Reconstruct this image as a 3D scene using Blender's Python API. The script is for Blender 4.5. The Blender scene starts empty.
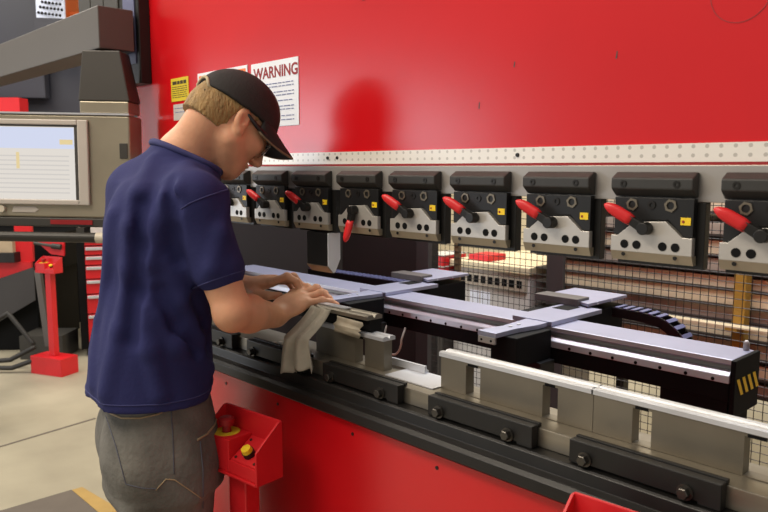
import bpy, bmesh, math, random
import numpy as np
from mathutils import Vector, Matrix
from mathutils.bvhtree import BVHTree
random.seed(7)
COL = bpy.context.scene.collection
SC = bpy.context.scene
# ------------------------------------------------------------------ camera, world, light
YAW = math.radians(46.61); PITCH = math.radians(6.87); FPX = 730.0; CAMZ = 1.5
cam_d = bpy.data.cameras.new('camera'); cam = bpy.data.objects.new('camera', cam_d); COL.objects.link(cam)
cam_d.sensor_width = 36.0; cam_d.lens = FPX/768*36.0
cam_d.clip_start = 0.05; cam_d.clip_end = 100
cam.location = (0, 0, CAMZ); cam.rotation_euler = (math.pi/2-PITCH, 0, YAW)
cam_d.dof.use_dof = True; cam_d.dof.focus_distance = 1.62; cam_d.dof.aperture_fstop = 9.0
SC.camera = cam
w = bpy.data.worlds.new('shop_air'); SC.world = w; w.use_nodes = True
bg = w.node_tree.nodes['Background']; bg.inputs[0].default_value = (1.0, 0.93, 0.84, 1); bg.inputs[1].default_value = 0.42
def area(name, loc, target, sx, sy, power, col):
    l = bpy.data.lights.new(name, 'AREA'); l.shape = 'RECTANGLE'; l.size = sx; l.size_y = sy; l.energy = power; l.color = col
    o = bpy.data.objects.new(name, l); COL.objects.link(o); o.location = loc
    o.rotation_euler = (Vector(target)-Vector(loc)).to_track_quat('-Z', 'Y').to_euler(); return o
area('bay_door_daylight', (-6.0, -2.7, 1.5), (-1.4, 1.1, 1.5), 3.0, 1.5, 74, (0.84, 0.90, 1.0))
area('overhead_lamp', (-2.2, -1.3, 4.3), (-1.5, 0.8, 1.0), 3.0, 1.0, 150, (1.0, 0.88, 0.72))
area('overhead_lamp', (-3.4, 3.4, 4.2), (-3.2, 3.0, 0.0), 3.5, 1.4, 150, (1.0, 0.90, 0.74))
area('overhead_lamp', (-6.2, 0.3, 4.2), (-6.0, 1.2, 0.0), 3.0, 1.4, 120, (1.0, 0.94, 0.84))
area('overhead_lamp', (-1.1, 1.85, 3.5), (-1.3, 2.5, 0.6), 2.8, 0.8, 115, (0.90, 0.93, 1.0))  # added fill, aimed to brighten the racks behind the mesh
SC.view_settings.view_transform = 'Standard'; SC.view_settings.look = 'None'
SC.view_settings.exposure = 0.0; SC.view_settings.gamma = 1.0; SC.view_settings.use_curve_mapping = False

# ------------------------------------------------------------------ materials
def lin(c): return tuple((x/255/12.92 if x/255 <= .04045 else ((x/255+.055)/1.055)**2.4) for x in c)
def mat(name, rgb, rough=.5, metal=0., var=.12, scale=8., bump=0., bscale=60., stretch=None, spec=.5, coat=0., sss=0., rvar=0.):
    m = bpy.data.materials.new(name); m.use_nodes = True; nt = m.node_tree; b = nt.nodes['Principled BSDF']
    c = lin(rgb)
    tc = nt.nodes.new('ShaderNodeTexCoord'); mp = nt.nodes.new('ShaderNodeMapping'); nt.links.new(tc.outputs['Object'], mp.inputs[0])
    if stretch: mp.inputs['Scale'].default_value = stretch
    n = nt.nodes.new('ShaderNodeTexNoise'); n.inputs['Scale'].default_value = scale; n.inputs['Detail'].default_value = 6
    nt.links.new(mp.outputs[0], n.inputs['Vector'])
    r = nt.nodes.new('ShaderNodeValToRGB'); r.color_ramp.elements[0].position = .3; r.color_ramp.elements[1].position = .7
    r.color_ramp.elements[0].color = (*[x*(1-var) for x in c], 1); r.color_ramp.elements[1].color = (*[min(1, x*(1+var)) for x in c], 1)
    nt.links.new(n.outputs[0], r.inputs[0]); nt.links.new(r.outputs[0], b.inputs['Base Color'])
    b.inputs['Roughness'].default_value = rough; b.inputs['Metallic'].default_value = metal
    b.inputs['Specular IOR Level'].default_value = spec
    if coat: b.inputs['Coat Weight'].default_value = coat; b.inputs['Coat Roughness'].default_value = .25
    if sss:
        b.inputs['Subsurface Weight'].default_value = sss; b.inputs['Subsurface Radius'].default_value = (.012, .004, .002); b.inputs['Subsurface Scale'].default_value = 1.0
    if rvar:
        mr = nt.nodes.new('ShaderNodeMapRange'); mr.inputs[3].default_value = max(.02, rough-rvar); mr.inputs[4].default_value = rough+rvar
        nt.links.new(n.outputs[0], mr.inputs[0]); nt.links.new(mr.outputs[0], b.inputs['Roughness'])
    if bump:
        n2 = nt.nodes.new('ShaderNodeTexNoise'); n2.inputs['Scale'].default_value = bscale; n2.inputs['Detail'].default_value = 4
        nt.links.new(mp.outputs[0], n2.inputs['Vector'])
        bp = nt.nodes.new('ShaderNodeBump'); bp.inputs['Strength'].default_value = bump; bp.inputs['Distance'].default_value = .01
        nt.links.new(n2.outputs[0], bp.inputs['Height']); nt.links.new(bp.outputs[0], b.inputs['Normal'])
    return m
def emit_mat(name, rgb, strength):
    m = bpy.data.materials.new(name); m.use_nodes = True; nt = m.node_tree; b = nt.nodes['Principled BSDF']
    b.inputs['Base Color'].default_value = (.02, .02, .02, 1); b.inputs['Roughness'].default_value = .25
    b.inputs['Emission Color'].default_value = (*lin(rgb), 1); b.inputs['Emission Strength'].default_value = strength
    return m
M = {}
M['red'] = mat('red_machine_paint', (198, 16, 25), .24, var=.06, scale=2.5, bump=.02, bscale=220, spec=.6)
M['redpaint'] = mat('red_paint', (205, 28, 36), .4, var=.08, scale=6)
M['lever'] = mat('red_lever_plastic', (214, 36, 40), .4, var=.06)
M['redline'] = mat('dark_red_edge', (150, 20, 26), .5, var=.05)
M['black'] = mat('black_oxide_steel', (24, 23, 22), .42, var=.25, scale=14, spec=.4, rvar=.08)
M['blackbody'] = mat('black_coated_steel', (22, 22, 23), .45, var=.2, scale=20, spec=.4)
M['capblack'] = mat('dark_grey_phosphate', (46, 45, 43), .5, var=.12, scale=20)
M['deepblack'] = mat('matte_black', (12, 12, 13), .65, var=.2, spec=.15)
M['panelblack'] = mat('black_brown_sheet', (46, 42, 40), .55, var=.08, scale=3)
M['silver'] = mat('satin_plate', (190, 186, 180), .42, metal=.55, var=.06, scale=12, bump=.03, bscale=200)
M['silverband'] = mat('tinted_plate_edge', (165, 155, 135), .5, metal=.45, var=.08, scale=12)  # lower band toned warmer and darker than the plate
M['steel'] = mat('ground_steel', (150, 143, 130), .36, metal=.8, var=.1, scale=6, stretch=(1, 4, 12), rvar=.08)
M['die'] = mat('die_steel', (128, 121, 108), .42, metal=.75, var=.16, scale=5, rvar=.08)
M['bright'] = mat('bright_steel', (208, 210, 216), .36, metal=.6, var=.06, scale=8, rvar=.08)
M['alu'] = mat('anodised_aluminium', (160, 162, 182), .45, metal=.6, var=.05, scale=9)
M['holder'] = mat('grey_holder_steel', (160, 156, 152), .45, metal=.4, var=.08, scale=6)
M['bolt'] = mat('bolt_steel', (84, 81, 77), .32, metal=.85, var=.1, scale=30)
M['darkbolt'] = mat('dark_bolt', (44, 42, 40), .38, metal=.6, var=.1, scale=30)
M['nut'] = mat('hex_socket_ring', (120, 112, 98), .4, metal=.6, var=.1)
M['yellow'] = mat('yellow_label', (236, 200, 30), .5, var=.04)
M['yellowpaper'] = mat('yellow_paper_label', (214, 190, 40), .6, var=.05)
M['orange'] = mat('orange_label', (240, 120, 50), .5, var=.03)
M['white'] = mat('white_paper', (226, 230, 238), .55, var=.03)
M['offwhite'] = mat('dull_white_paper', (190, 184, 180), .6, var=.1, scale=25)
M['ink'] = mat('grey_blue_print', (120, 128, 165), .6, var=.02)
M['darkink'] = mat('dark_print', (60, 50, 20), .6, var=.02)
M['redink'] = mat('dark_red_print', (140, 24, 30), .6, var=.02)
M['armgrey'] = mat('warm_grey_paint', (84, 80, 76), .5, var=.04, scale=3)
M['neckgrey'] = mat('dark_grey_casting', (60, 58, 54), .5, var=.06)
M['console'] = mat('brushed_console_steel', (165, 157, 138), .42, metal=.6, var=.14, scale=4, rvar=.06)
M['bezel'] = mat('pale_bezel', (192, 186, 178), .45, var=.03)
M['bluegrey'] = mat('dark_blue_grey_cabinet', (46, 47, 58), .5, var=.05, scale=3)
M['paleblue'] = mat('pale_perforated_panel', (205, 214, 238), .5, var=.03)
M['bluepanel'] = mat('blue_grey_panel', (92, 96, 128), .45, var=.06, scale=3)
M['tube'] = mat('black_rubber_grip', (42, 40, 36), .5, var=.1)
M['cream'] = mat('cream_cap', (205, 198, 180), .5, var=.05)
M['floor'] = mat('worn_concrete', (156, 149, 130), .55, var=.16, scale=2.2, bump=.06, bscale=30, rvar=.1)
M['wall'] = mat('cream_wall', (214, 200, 168), .8, var=.05, scale=1.5)
M['mat'] = mat('dark_rubber_mat', (96, 88, 80), .7, var=.08)
M['matedge'] = mat('ochre_mat_edge', (170, 140, 80), .6, var=.1)
M['wire'] = mat('dark_mesh_wire', (52, 48, 44), .5, metal=.3, var=.1)
M['post'] = mat('dark_grey_post', (66, 64, 62), .5, var=.06)
M['tanpost'] = mat('tan_mesh_frame', (138, 116, 84), .6, var=.1)
M['sheetbeige'] = mat('mill_sheet_beige', (222, 206, 170), .5, metal=.2, var=.1, scale=4, stretch=(1, 6, 6))
M['sheetgrey'] = mat('mill_sheet_grey', (176, 164, 146), .5, metal=.3, var=.15, scale=4, stretch=(1, 6, 6))
M['sheetbrown'] = mat('mill_sheet_brown', (176, 156, 128), .6, metal=.1, var=.2, scale=5)
M['rackdark'] = mat('rack_dark_frame', (52, 46, 40), .6, var=.15)
M['rackyellow'] = mat('rack_ochre_upright', (160, 122, 44), .6, var=.12)
M['boxwhite'] = mat('off_white_cabinet', (196, 192, 184), .5, var=.05)
M['rust'] = mat('rusty_scrap', (130, 84, 48), .7, var=.3, scale=20)
M['cord'] = mat('dark_cord', (40, 38, 36), .6, var=.1)
M['whitecord'] = mat('pale_hose', (190, 184, 170), .5, var=.05)
M['cloth'] = mat('grey_rag_cloth', (172, 165, 150), .8, var=.14, scale=18, bump=.3, bscale=60)
M['tape'] = mat('grey_tape_flap', (158, 148, 130), .55, var=.14, scale=40)
M['chipwhite'] = mat('bright_scrap_chips', (232, 230, 220), .4, var=.1)
M['skin'] = mat('skin', (214, 158, 124), .5, var=.10, scale=22, sss=.12, bump=.08, bscale=120)
M['hair'] = mat('short_dark_blond_hair', (150, 120, 74), .7, var=.3, scale=60, bump=.6, bscale=180, stretch=(1, 1, .35))
M['shirt'] = mat('navy_cotton_jersey', (40, 43, 90), .85, var=.06, scale=10, bump=.10, bscale=140, spec=.25)
M['shirtseam'] = mat('navy_stitched_seam', (50, 53, 102), .85, var=.05)
M['jeans'] = mat('worn_grey_denim', (104, 102, 97), .85, var=.34, scale=11, bump=.25, bscale=90, spec=.2)
M['denimblue'] = mat('blue_grey_denim_lining', (84, 86, 98), .85, var=.1)
M['stitch'] = mat('tan_stitching', (150, 132, 104), .8, var=.1)
M['cap'] = mat('charcoal_cap_twill', (48, 47, 47), .8, var=.08, scale=20, bump=.15, bscale=200, spec=.25)
M['piping'] = mat('tan_piping', (124, 108, 84), .7, var=.08)
M['logo'] = mat('beige_embroidery', (176, 160, 128), .8, var=.08)
M['glassframe'] = mat('black_glasses_frame', (22, 22, 24), .3, var=.05)
M['shoe'] = mat('brown_work_boot', (84, 64, 46), .6, var=.15)
M['eye'] = mat('eye_white', (225, 220, 215), .2, var=.02)
M['lip'] = mat('lip', (176, 104, 88), .5, var=.06)
M['screen'] = emit_mat('lit_screen', (226, 220, 212), 0.95)
M['screenhi'] = emit_mat('lit_screen_header', (206, 213, 236), 1.0)
M['screenrow'] = emit_mat('lit_screen_row', (214, 209, 204), 0.9)
M['screenyel'] = emit_mat('lit_screen_mark', (236, 214, 160), 0.9)
M['lens'] = mat('clear_safety_lens', (235, 230, 225), .06, var=.0)
_l = M['lens'].node_tree.nodes['Principled BSDF']; _l.inputs['Transmission Weight'].default_value = .92; _l.inputs['IOR'].default_value = 1.15
# scale strip: pale enamel with two rows of small grey dots
def strip_mat():
    m = mat('pale_strip_enamel', (228, 224, 217), .35, metal=.15, var=.03); nt = m.node_tree; b = nt.nodes['Principled BSDF']
    src = b.inputs['Base Color'].links[0].from_socket
    tc = nt.nodes.new('ShaderNodeTexCoord'); sp = nt.nodes.new('ShaderNodeSeparateXYZ'); nt.links.new(tc.outputs['Object'], sp.inputs[0])
    def math_(op, a, bb=None):
        n = nt.nodes.new('ShaderNodeMath'); n.operation = op
        for i, v in enumerate((a, bb)):
            if v is None: continue
            if isinstance(v, (int, float)): n.inputs[i].default_value = v
            else: nt.links.new(v, n.inputs[i])
        return n.outputs[0]
    u = math_('SUBTRACT', math_('FRACT', math_('DIVIDE', sp.outputs[0], .0205)), .5)
    v = math_('SUBTRACT', math_('FRACT', math_('DIVIDE', math_('ADD', sp.outputs[2], .0000), .0135)), .5)
    d = math_('SQRT', math_('ADD', math_('POWER', math_('MULTIPLY', u, .0205), 2), math_('POWER', math_('MULTIPLY', v, .0135), 2)))
    f = math_('LESS_THAN', d, .0030)
    mx = nt.nodes.new('ShaderNodeMix'); mx.data_type = 'RGBA'
    nt.links.new(math_('MULTIPLY', f, .55), mx.inputs[0]); nt.links.new(src, mx.inputs[6]); mx.inputs[7].default_value = (*lin((140, 134, 126)), 1)
    nt.links.new(mx.outputs[2], b.inputs['Base Color']); return m
M['strip'] = strip_mat()

# ------------------------------------------------------------------ mesh helpers
ABS = {}
def V(*a): return Vector(a)
class MB:
    def __init__(s): s.v = []; s.f = []
    def add(s, vs, fs):
        n = len(s.v); s.v += [tuple(v) for v in vs]; s.f += [tuple(i+n for i in f) for f in fs]; return s
    def box(s, x0, x1, y0, y1, z0, z1):
        return s.add([(x, y, z) for z in (z0, z1) for y in (y0, y1) for x in (x0, x1)],
                     [(0, 2, 3, 1), (4, 5, 7, 6), (0, 1, 5, 4), (2, 6, 7, 3), (0, 4, 6, 2), (1, 3, 7, 5)])
    def obox(s, c, ax, ay, az, sx, sy, sz):
        c = Vector(c); ax = Vector(ax); ay = Vector(ay); az = Vector(az)
        return s.add([c+ax*(i*sx/2)+ay*(j*sy/2)+az*(k*sz/2) for k in (-1, 1) for j in (-1, 1) for i in (-1, 1)],
                     [(0, 2, 3, 1), (4, 5, 7, 6), (0, 1, 5, 4), (2, 6, 7, 3), (0, 4, 6, 2), (1, 3, 7, 5)])
    def prism(s, pts, axis, lo, hi):
        def mk(p, t): return {'x': (t, p[0], p[1]), 'y': (p[0], t, p[1]), 'z': (p[0], p[1], t)}[axis]
        n = len(pts); vs = [mk(p, lo) for p in pts]+[mk(p, hi) for p in pts]
        fs = [tuple(range(n))[::-1], tuple(range(n, 2*n))]+[(i, (i+1) % n, n+(i+1) % n, n+i) for i in range(n)]
        return s.add(vs, fs)
    def tube(s, path, r, seg=8, caps=True, closed=False):
        P = [Vector(p) for p in path]; n = len(P); rs = r if isinstance(r, (list, tuple)) else [r]*n
        prev = None; base = len(s.v)
        for i in range(n):
            t = (P[min(i+1, n-1)]-P[max(i-1, 0)]) if not closed else (P[(i+1) % n]-P[i-1])
            if t.length < 1e-9: t = Vector((0, 0, 1))
            t.normalize()
            if prev is None:
                a = Vector((0, 0, 1)) if abs(t.z) < .9 else Vector((1, 0, 0)); u = t.cross(a).normalized()
            else:
                u = prev-t*prev.dot(t); u = u.normalized() if u.length > 1e-6 else t.orthogonal().normalized()
            prev = u; vv = t.cross(u)
            for k in range(seg):
                a = 2*math.pi*k/seg; s.v.append(tuple(P[i]+(u*math.cos(a)+vv*math.sin(a))*rs[i]))
        for i in range(n if closed else n-1):
            j = (i+1) % n
            for k in range(seg):
                k2 = (k+1) % seg
                s.f.append((base+i*seg+k, base+i*seg+k2, base+j*seg+k2, base+j*seg+k))
        if caps and not closed:
            s.f.append(tuple(base+k for k in range(seg))[::-1]); s.f.append(tuple(base+(n-1)*seg+k for k in range(seg)))
        return s
    def cyl(s, p0, p1, r0, r1=None, seg=16): return s.tube([p0, p1], [r0, r1 if r1 is not None else r0], seg)
    def ring(s, c, n, ro, ri, h, seg=24, hexa=False):
        c = Vector(c); n = Vector(n).normalized(); u = n.orthogonal().normalized(); v = n.cross(u); base = len(s.v); k6 = 6 if hexa else seg
        for rr, hh in ((ro, 0), (ro, h), (ri, h), (ri, 0)):
            for k in range(seg):
                a = 2*math.pi*k/seg; r_ = rr
                if hexa and rr == ro:
                    b = (a % (math.pi/3))-math.pi/6; r_ = rr*math.cos(math.pi/6)/math.cos(b)
                s.v.append(tuple(c+n*hh+(u*math.cos(a)+v*math.sin(a))*r_))
        for q in range(4):
            q2 = (q+1) % 4
            for k in range(seg):
                k2 = (k+1) % seg; s.f.append((base+q*seg+k, base+q2*seg+k, base+q2*seg+k2, base+q*seg+k2))
        return s
    def build(s, name, m, parent=None, bevel=0, smooth=False, at=None):
        off = ABS.get(parent, Vector((0, 0, 0))) if parent is not None else Vector(at if at else (0, 0, 0))
        me = bpy.data.meshes.new(name); me.from_pydata([tuple(Vector(v)-off) for v in s.v], [], s.f); me.validate()
        bm = bmesh.new(); bm.from_mesh(me); bmesh.ops.recalc_face_normals(bm, faces=bm.faces); bm.to_mesh(me); bm.free()
        me.materials.append(M[m] if isinstance(m, str) else m)
        o = bpy.data.objects.new(name, me); COL.objects.link(o)
        if parent is not None: o.parent = parent
        else: o.location = off
        ABS[o] = off
        if bevel:
            b = o.modifiers.new('edge', 'BEVEL'); b.width = bevel; b.segments = 2; b.limit_method = 'ANGLE'; b.angle_limit = math.radians(40)
        if smooth:
            for p in me.polygons: p.use_smooth = True
        return o
def tag(o, label=None, cat=None, group=None, kind=None):
    if label: o['label'] = label
    if cat: o['category'] = cat
    if group: o['group'] = group
    if kind: o['kind'] = kind
    return o
def thing(name, loc, label, cat, group=None):
    o = bpy.data.objects.new(name, None); COL.objects.link(o); o.location = loc; o.empty_display_size = .05; ABS[o] = Vector(loc)
    return tag(o, label, cat, group)
def copy_tree(o, parent=None):
    c = o.copy(); COL.objects.link(c)
    if parent is not None: c.parent = parent
    for ch in [k for k in COL.objects if k.parent == o]: copy_tree(ch, c)
    return c
def bx(*a): return MB().box(*a)
def struct(o): o['kind'] = 'structure'; return o

# ------------------------------------------------------------------ setting
struct(bx(-12, 3, -5, 6.5, -.1, 0).build('floor', 'floor'))
struct(bx(-12, 3, 6.5, 6.6, 0, 4.6).build('wall_back', 'wall'))
struct(bx(-12.1, -12, -5, 6.6, 0, 4.6).build('wall_left', 'wall'))

# ------------------------------------------------------------------ press brake
XL, XR = -2.36, 0.9
pb = thing('press_brake', (-.7, 1.4, 0), 'long red press brake with a black lower rail and pale perforated strip', 'machine')
ram = bx(XL, XR, 1.10, 1.20, 1.506, 2.7).build('upper_beam', 'red', pb, .003); ram['label'] = 'red upper beam'
bx(XL, XR, 1.096, 1.1, 1.509, 1.537).build('scale_strip', 'strip', pb)['label'] = 'pale strip with two rows of dots'
bx(XL, XR, 1.094, 1.1, 1.5045, 1.5085).build('strip_edge', 'redline', pb)
bx(XL, XR, 1.056, 1.20, 1.451, 1.504).build('holder_rail', 'holder', pb, .001)
def hexbolt(c, n, r, h, m, parent, name='bolt'):
    b = MB(); c = Vector(c); n = Vector(n).normalized(); b.cyl(c, c+n*.003, r*1.35, r*1.35, 20)
    b.cyl(c+n*.003, c+n*(h*.92), r, r, 6); b.cyl(c+n*(h*.92), c+n*h, r, r*.86, 6); return b.build(name, m, parent)
for x in (-1.352, -1.317, -.806):
    MB().cyl((x, 1.096, 1.5235), (x, 1.0935, 1.5235), .004, .0035, 14).build('strip_screw', 'darkbolt', pb)
MB().cyl((-1.23, 1.1, 1.87), (-1.23, 1.095, 1.87), .006, .005, 14).build('plug_screw', 'darkbolt', pb)
MB().ring((-.43, 1.1, 1.747), (0, -1, 0), .0425, .0412, .0006, 48).build('round_mark', 'redline', pb)
for x, z, l in ((-.902, 1.612, .012), (-.822, 1.681, .010), (-.620, 1.675, .012)): MB().prism([(x, z), (x+.0022, z), (x+.0034, z+l), (x+.0018, z+l)], 'y', 1.0994, 1.0999).build('scuff_mark', 'post', pb)
# bed
bed = bx(XL, XR, .968, 1.16, .02, .977).build('bed', 'red', pb, .003); bed['label'] = 'red lower bed panel'
for x in (-1.62, -1.39, -1.12, -.88): MB().cyl((x, .969, .945), (x, .9665, .945), .004, .0035, 12).build('panel_screw', 'darkbolt', pb)
rail = MB().prism([(.958, .974), (.950, .980), (.950, 1.000), (.957, 1.006), (.972, 1.010), (.974, 1.030), (.978, 1.033), (1.02, 1.033), (1.02, .974)], 'x', XL, XR).build('front_rail', 'black', pb, .0012)
rail['label'] = 'black front rail'
bx(XL, XR, 1.003, 1.11, 1.0335, 1.066).build('die_seat', 'steel', pb, .001)['label'] = 'bare steel die seat'
bx(-1.29, -.0, 1.11, 1.13, .9, 1.02).build('seat_back', 'deepblack', pb)
# side frames and guard at the left end
bx(-2.5, -2.365, 1.12, 2.6, 0, 2.7).build('side_frame', 'panelblack', pb, .004)
bx(XR+.01, XR+.16, 1.12, 2.6, 0, 2.7).build('side_frame', 'panelblack', pb, .004)
g = MB(); g.box(-2.38, -2.243, 1.062, 1.0995, 1.767, 2.7); gd = g.build('end_guard', 'black', pb, .003)
bx(-2.345, -2.265, 1.058, 1.0615, 1.83, 2.65).build('guard_panel', 'bluepanel', gd)
for i, (x0, x1) in enumerate(((-2.74, -2.635), (-2.63, -2.525), (-2.52, -2.41))): bx(x0, x1, 1.07, 1.14, 1.96, 2.7).build('rear_panel', 'neckgrey', pb, .003)

# signs on the beam
def sign(name, x0, x1, z0, z1, m, label, cat='sign', y=1.1):
    r = thing(name, ((x0+x1)/2, y, z0), label, cat)
    bx(x0, x1, y-.0016, y-.0002, z0, z1).build('sheet', m, r)
    return r
def lines(r, x0, x1, zs, h, m, y=1.098):
    b = MB()
    for z in zs:
        x = x0
        while x < x1-.004:
            wd = min(random.uniform(.008, .03), x1-x); b.box(x, x+wd, y-.0004, y, z, z+h); x += wd+.004
    b.build('printed_lines', m, r)
def text(r, s, x, y, z, size, m, name='lettering', sx=1.0, bold=.0):
    cu = bpy.data.curves.new(name, 'FONT'); cu.body = s; cu.size = size; cu.extrude = .0004; cu.offset = bold
    t = bpy.data.objects.new(name, cu); COL.objects.link(t)
    bpy.context.view_layer.update()
    me = bpy.data.meshes.new_from_object(t.evaluated_get(bpy.context.evaluated_depsgraph_get())); bpy.data.objects.remove(t)
    o = bpy.data.objects.new(name, me); COL.objects.link(o); me.materials.clear(); me.materials.append(M[m])
    mt = Matrix.Translation(Vector((x, y, z))-ABS[r]) @ Matrix.Rotation(math.pi/2, 4, 'X') @ Matrix.Diagonal((sx, 1, 1, 1))
    me.transform(mt); o.parent = r; ABS[o] = ABS[r]; return o
wz0, wz1 = 1.606, 1.770
ws = sign('warning_sign', -1.672, -1.466, wz0, wz1, 'white', 'white sign headed WARNING in dark red letters on the red beam')
text(ws, 'WARNING', -1.659, 1.0980, 1.729, .040, 'redink', sx=.99, bold=.0008)
lines(ws, -1.650, -1.485, [1.712, 1.704, 1.690, 1.682, 1.668, 1.654, 1.646, 1.630, 1.620], .0024, 'ink')
os_ = sign('caution_sign', -1.952, -1.690, 1.590, 1.772, 'white', 'white sign with an orange header band, half hidden behind the cap')
b = bx(-1.944, -1.698, 1.0978, 1.0984, 1.735, 1.764).build('header_band', 'orange', os_)
lines(os_, -1.940, -1.87, [1.744], .012, 'redink', 1.0976)
bx(-1.925, -1.916, 1.0978, 1.0984, 1.69, 1.715).build('mark', 'darkink', os_); bx(-1.925, -1.916, 1.0978, 1.0984, 1.65, 1.675).build('mark', 'darkink', os_)
ys = sign('caution_label', -2.115, -2.008, 1.702, 1.771, 'yellowpaper', 'small yellow label on the left end of the red beam')
lines(ys, -2.105, -2.02, [1.752], .010, 'darkink'); lines(ys, -2.108, -2.016, [1.744-.0062*i for i in range(6)], .0018, 'darkink')
wl = sign('small_label', -2.105, -1.995, 1.645, 1.693, 'offwhite', 'small dull white label below the yellow label')
lines(wl, -2.095, -2.01, [1.68, 1.668], .002, 'ink')

# ------------------------------------------------------------------ punch clamps
def make_clamp():
    X0 = -.583; r = thing('punch_clamp', (X0+.064, 1.06, 1.358), '', 'clamp', 'punch clamps along the beam')
    W = .128
    MB().prism([(1.0555, 1.494), (1.050, 1.494), (1.034, 1.485), (1.034, 1.469), (1.049, 1.457), (1.0555, 1.457)], 'x', X0, X0+W).build('clamp_cap', 'capblack', r, .002)
    bd = MB().prism([(X0+.003, 1.456), (X0+W-.001, 1.456), (X0+W-.001, 1.36), (X0+.003, 1.36)], 'y', 1.05, 1.0555).build('clamp_body', 'blackbody', r, .001)
    for u in (.021, .104): MB().ring((X0+u, 1.034, 1.4765), (0, -1, 0), .0052, .0024, .0012, 18).build('cap_screw', 'darkbolt', r)
    MB().prism([(X0+.003, 1.456), (X0+W-.001, 1.456), (X0+W-.001, 1.400), (X0+.114, 1.400), (X0+.090, 1.424), (X0+.036, 1.421), (X0+.012, 1.398), (X0+.003, 1.398)], 'y', 1.0435, 1.05).build('face_plate', 'blackbody', r, .0008)
    pl = MB().prism([(X0, 1.397), (X0+.011, 1.397), (X0+.037, 1.4185), (X0+.087, 1.4215), (X0+.113, 1.399), (X0+W, 1.399), (X0+W, 1.3725), (X0, 1.3725)], 'y', 1.040, 1.05).build('clamp_plate', 'silver', r, .0008)
    MB().prism([(1.040, 1.3725), (1.047, 1.3585), (1.055, 1.3585), (1.055, 1.3725)], 'x', X0, X0+W).build('plate_lip', 'silverband', r)
    h = MB()
    for u in (.023, .043, .084, .1035): MB().cyl((X0+u, 1.0402, 1.384), (X0+u, 1.0393, 1.384), .0066, .0066, 20).build('hole', 'deepblack', pl)
    for u in (.021, .103): MB().cyl((X0+u, 1.0412, 1.3683), (X0+u, 1.0405, 1.3683), .0034, .003, 12).build('set_screw', 'darkbolt', r)
    for u, rr in ((.032, .0098), (.0925, .0100)): MB().ring((X0+u, 1.0436, 1.445), (0, -1, 0), rr, .0058, .002, 24, True).build('hex_ring', 'nut', r)
    MB().ring((X0+.063, 1.0436, 1.445), (0, -1, 0), .0062, .003, .0015, 18).build('socket', 'darkbolt', r)
    tg = bx(X0+.1085, X0+.1235, 1.0425, 1.0436, 1.4175, 1.4285).build('tag', 'yellow', r)
    MB().cyl((X0+.1125, 1.0424, 1.4225), (X0+.1125, 1.0418, 1.4225), .0020, .0020, 10).build('dot', 'redink', tg)
    bx(X0+.004, X0+.139, 1.0556, 1.072, 1.353, 1.4505).build('side_bracket', 'black', r, .001)
    return r
def make_lever(r, X0, ang):
    hub = Vector((X0+.0595, 1.036, 1.410))
    c, s = math.cos(ang), math.sin(ang)
    def P(u, v, y): return (hub.x+u*c-v*s, y, hub.z+u*s+v*c)
    lv = MB(); lv.cyl((hub.x, 1.0395, hub.z), (hub.x, 1.022, hub.z), .0098, .0092, 20)
    lv.add([P(0, -.0075, 1.024), P(.03, -.006, 1.022), P(.03, .006, 1.022), P(0, .0075, 1.024), P(0, -.0075, 1.036), P(.03, -.006, 1.034), P(.03, .006, 1.034), P(0, .0075, 1.036)],
           [(0, 1, 2, 3), (7, 6, 5, 4), (0, 4, 5, 1), (1, 5, 6, 2), (2, 6, 7, 3), (3, 7, 4, 0)])
    lo = lv.build('lever', 'black', r, .001)
    g = MB(); prof = [(.022, .0085), (.030, .0098), (.05, .0096), (.059, .0082), (.066, .0052), (.070, .002)]
    n = len(prof); vs = []
    for (u, hw) in prof:
        yo = 1.028-(u-.02)*.16; t = min(.0065, hw*.8+.001)
        for k in range(10):
            a = 2*math.pi*k/10; vs.append(P(u, hw*math.cos(a), yo+t*math.sin(a)))
    fs = [(i*10+k, i*10+(k+1) % 10, (i+1)*10+(k+1) % 10, (i+1)*10+k) for i in range(n-1) for k in range(10)]+[tuple(range(10))[::-1], tuple(range((n-1)*10, n*10))]
    gr = g.add(vs, fs).build('grip', 'lever', lo, smooth=True); gr['label'] = 'red grip'
proto = make_clamp()
LEV = {}
clamp_labels = {5: 'black and silver punch clamp cut by the right edge of the photo',
    4: 'black and silver punch clamp second from the right edge',
    3: 'black and silver punch clamp third from the right edge',
    2: 'black and silver punch clamp fourth from the right edge',
    1: 'black and silver punch clamp just right of the one whose red lever hangs down',
    0: 'black and silver punch clamp whose red lever hangs straight down',
    -1: 'black and silver punch clamp directly above the hanging punch blade',
    -2: 'black and silver punch clamp second to the left of the hanging lever clamp',
    -3: 'black and silver punch clamp half hidden behind the navy shoulder'}
roots = {}
for i in sorted(clamp_labels, reverse=True):
    dx = (i-4)*.1664
    r = proto if i == 4 else copy_tree(proto)
    if i != 4: r.location = (proto.location.x+dx, proto.location.y, proto.location.z)
    r['label'] = clamp_labels[i]; roots[i] = r; ABS[r] = Vector(proto.location)+Vector((dx, 0, 0))
for i, r in roots.items():
    make_lever(r, -.583+(i-4)*.1664, math.radians(150) if i not in (0,) else math.radians(-100))
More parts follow.
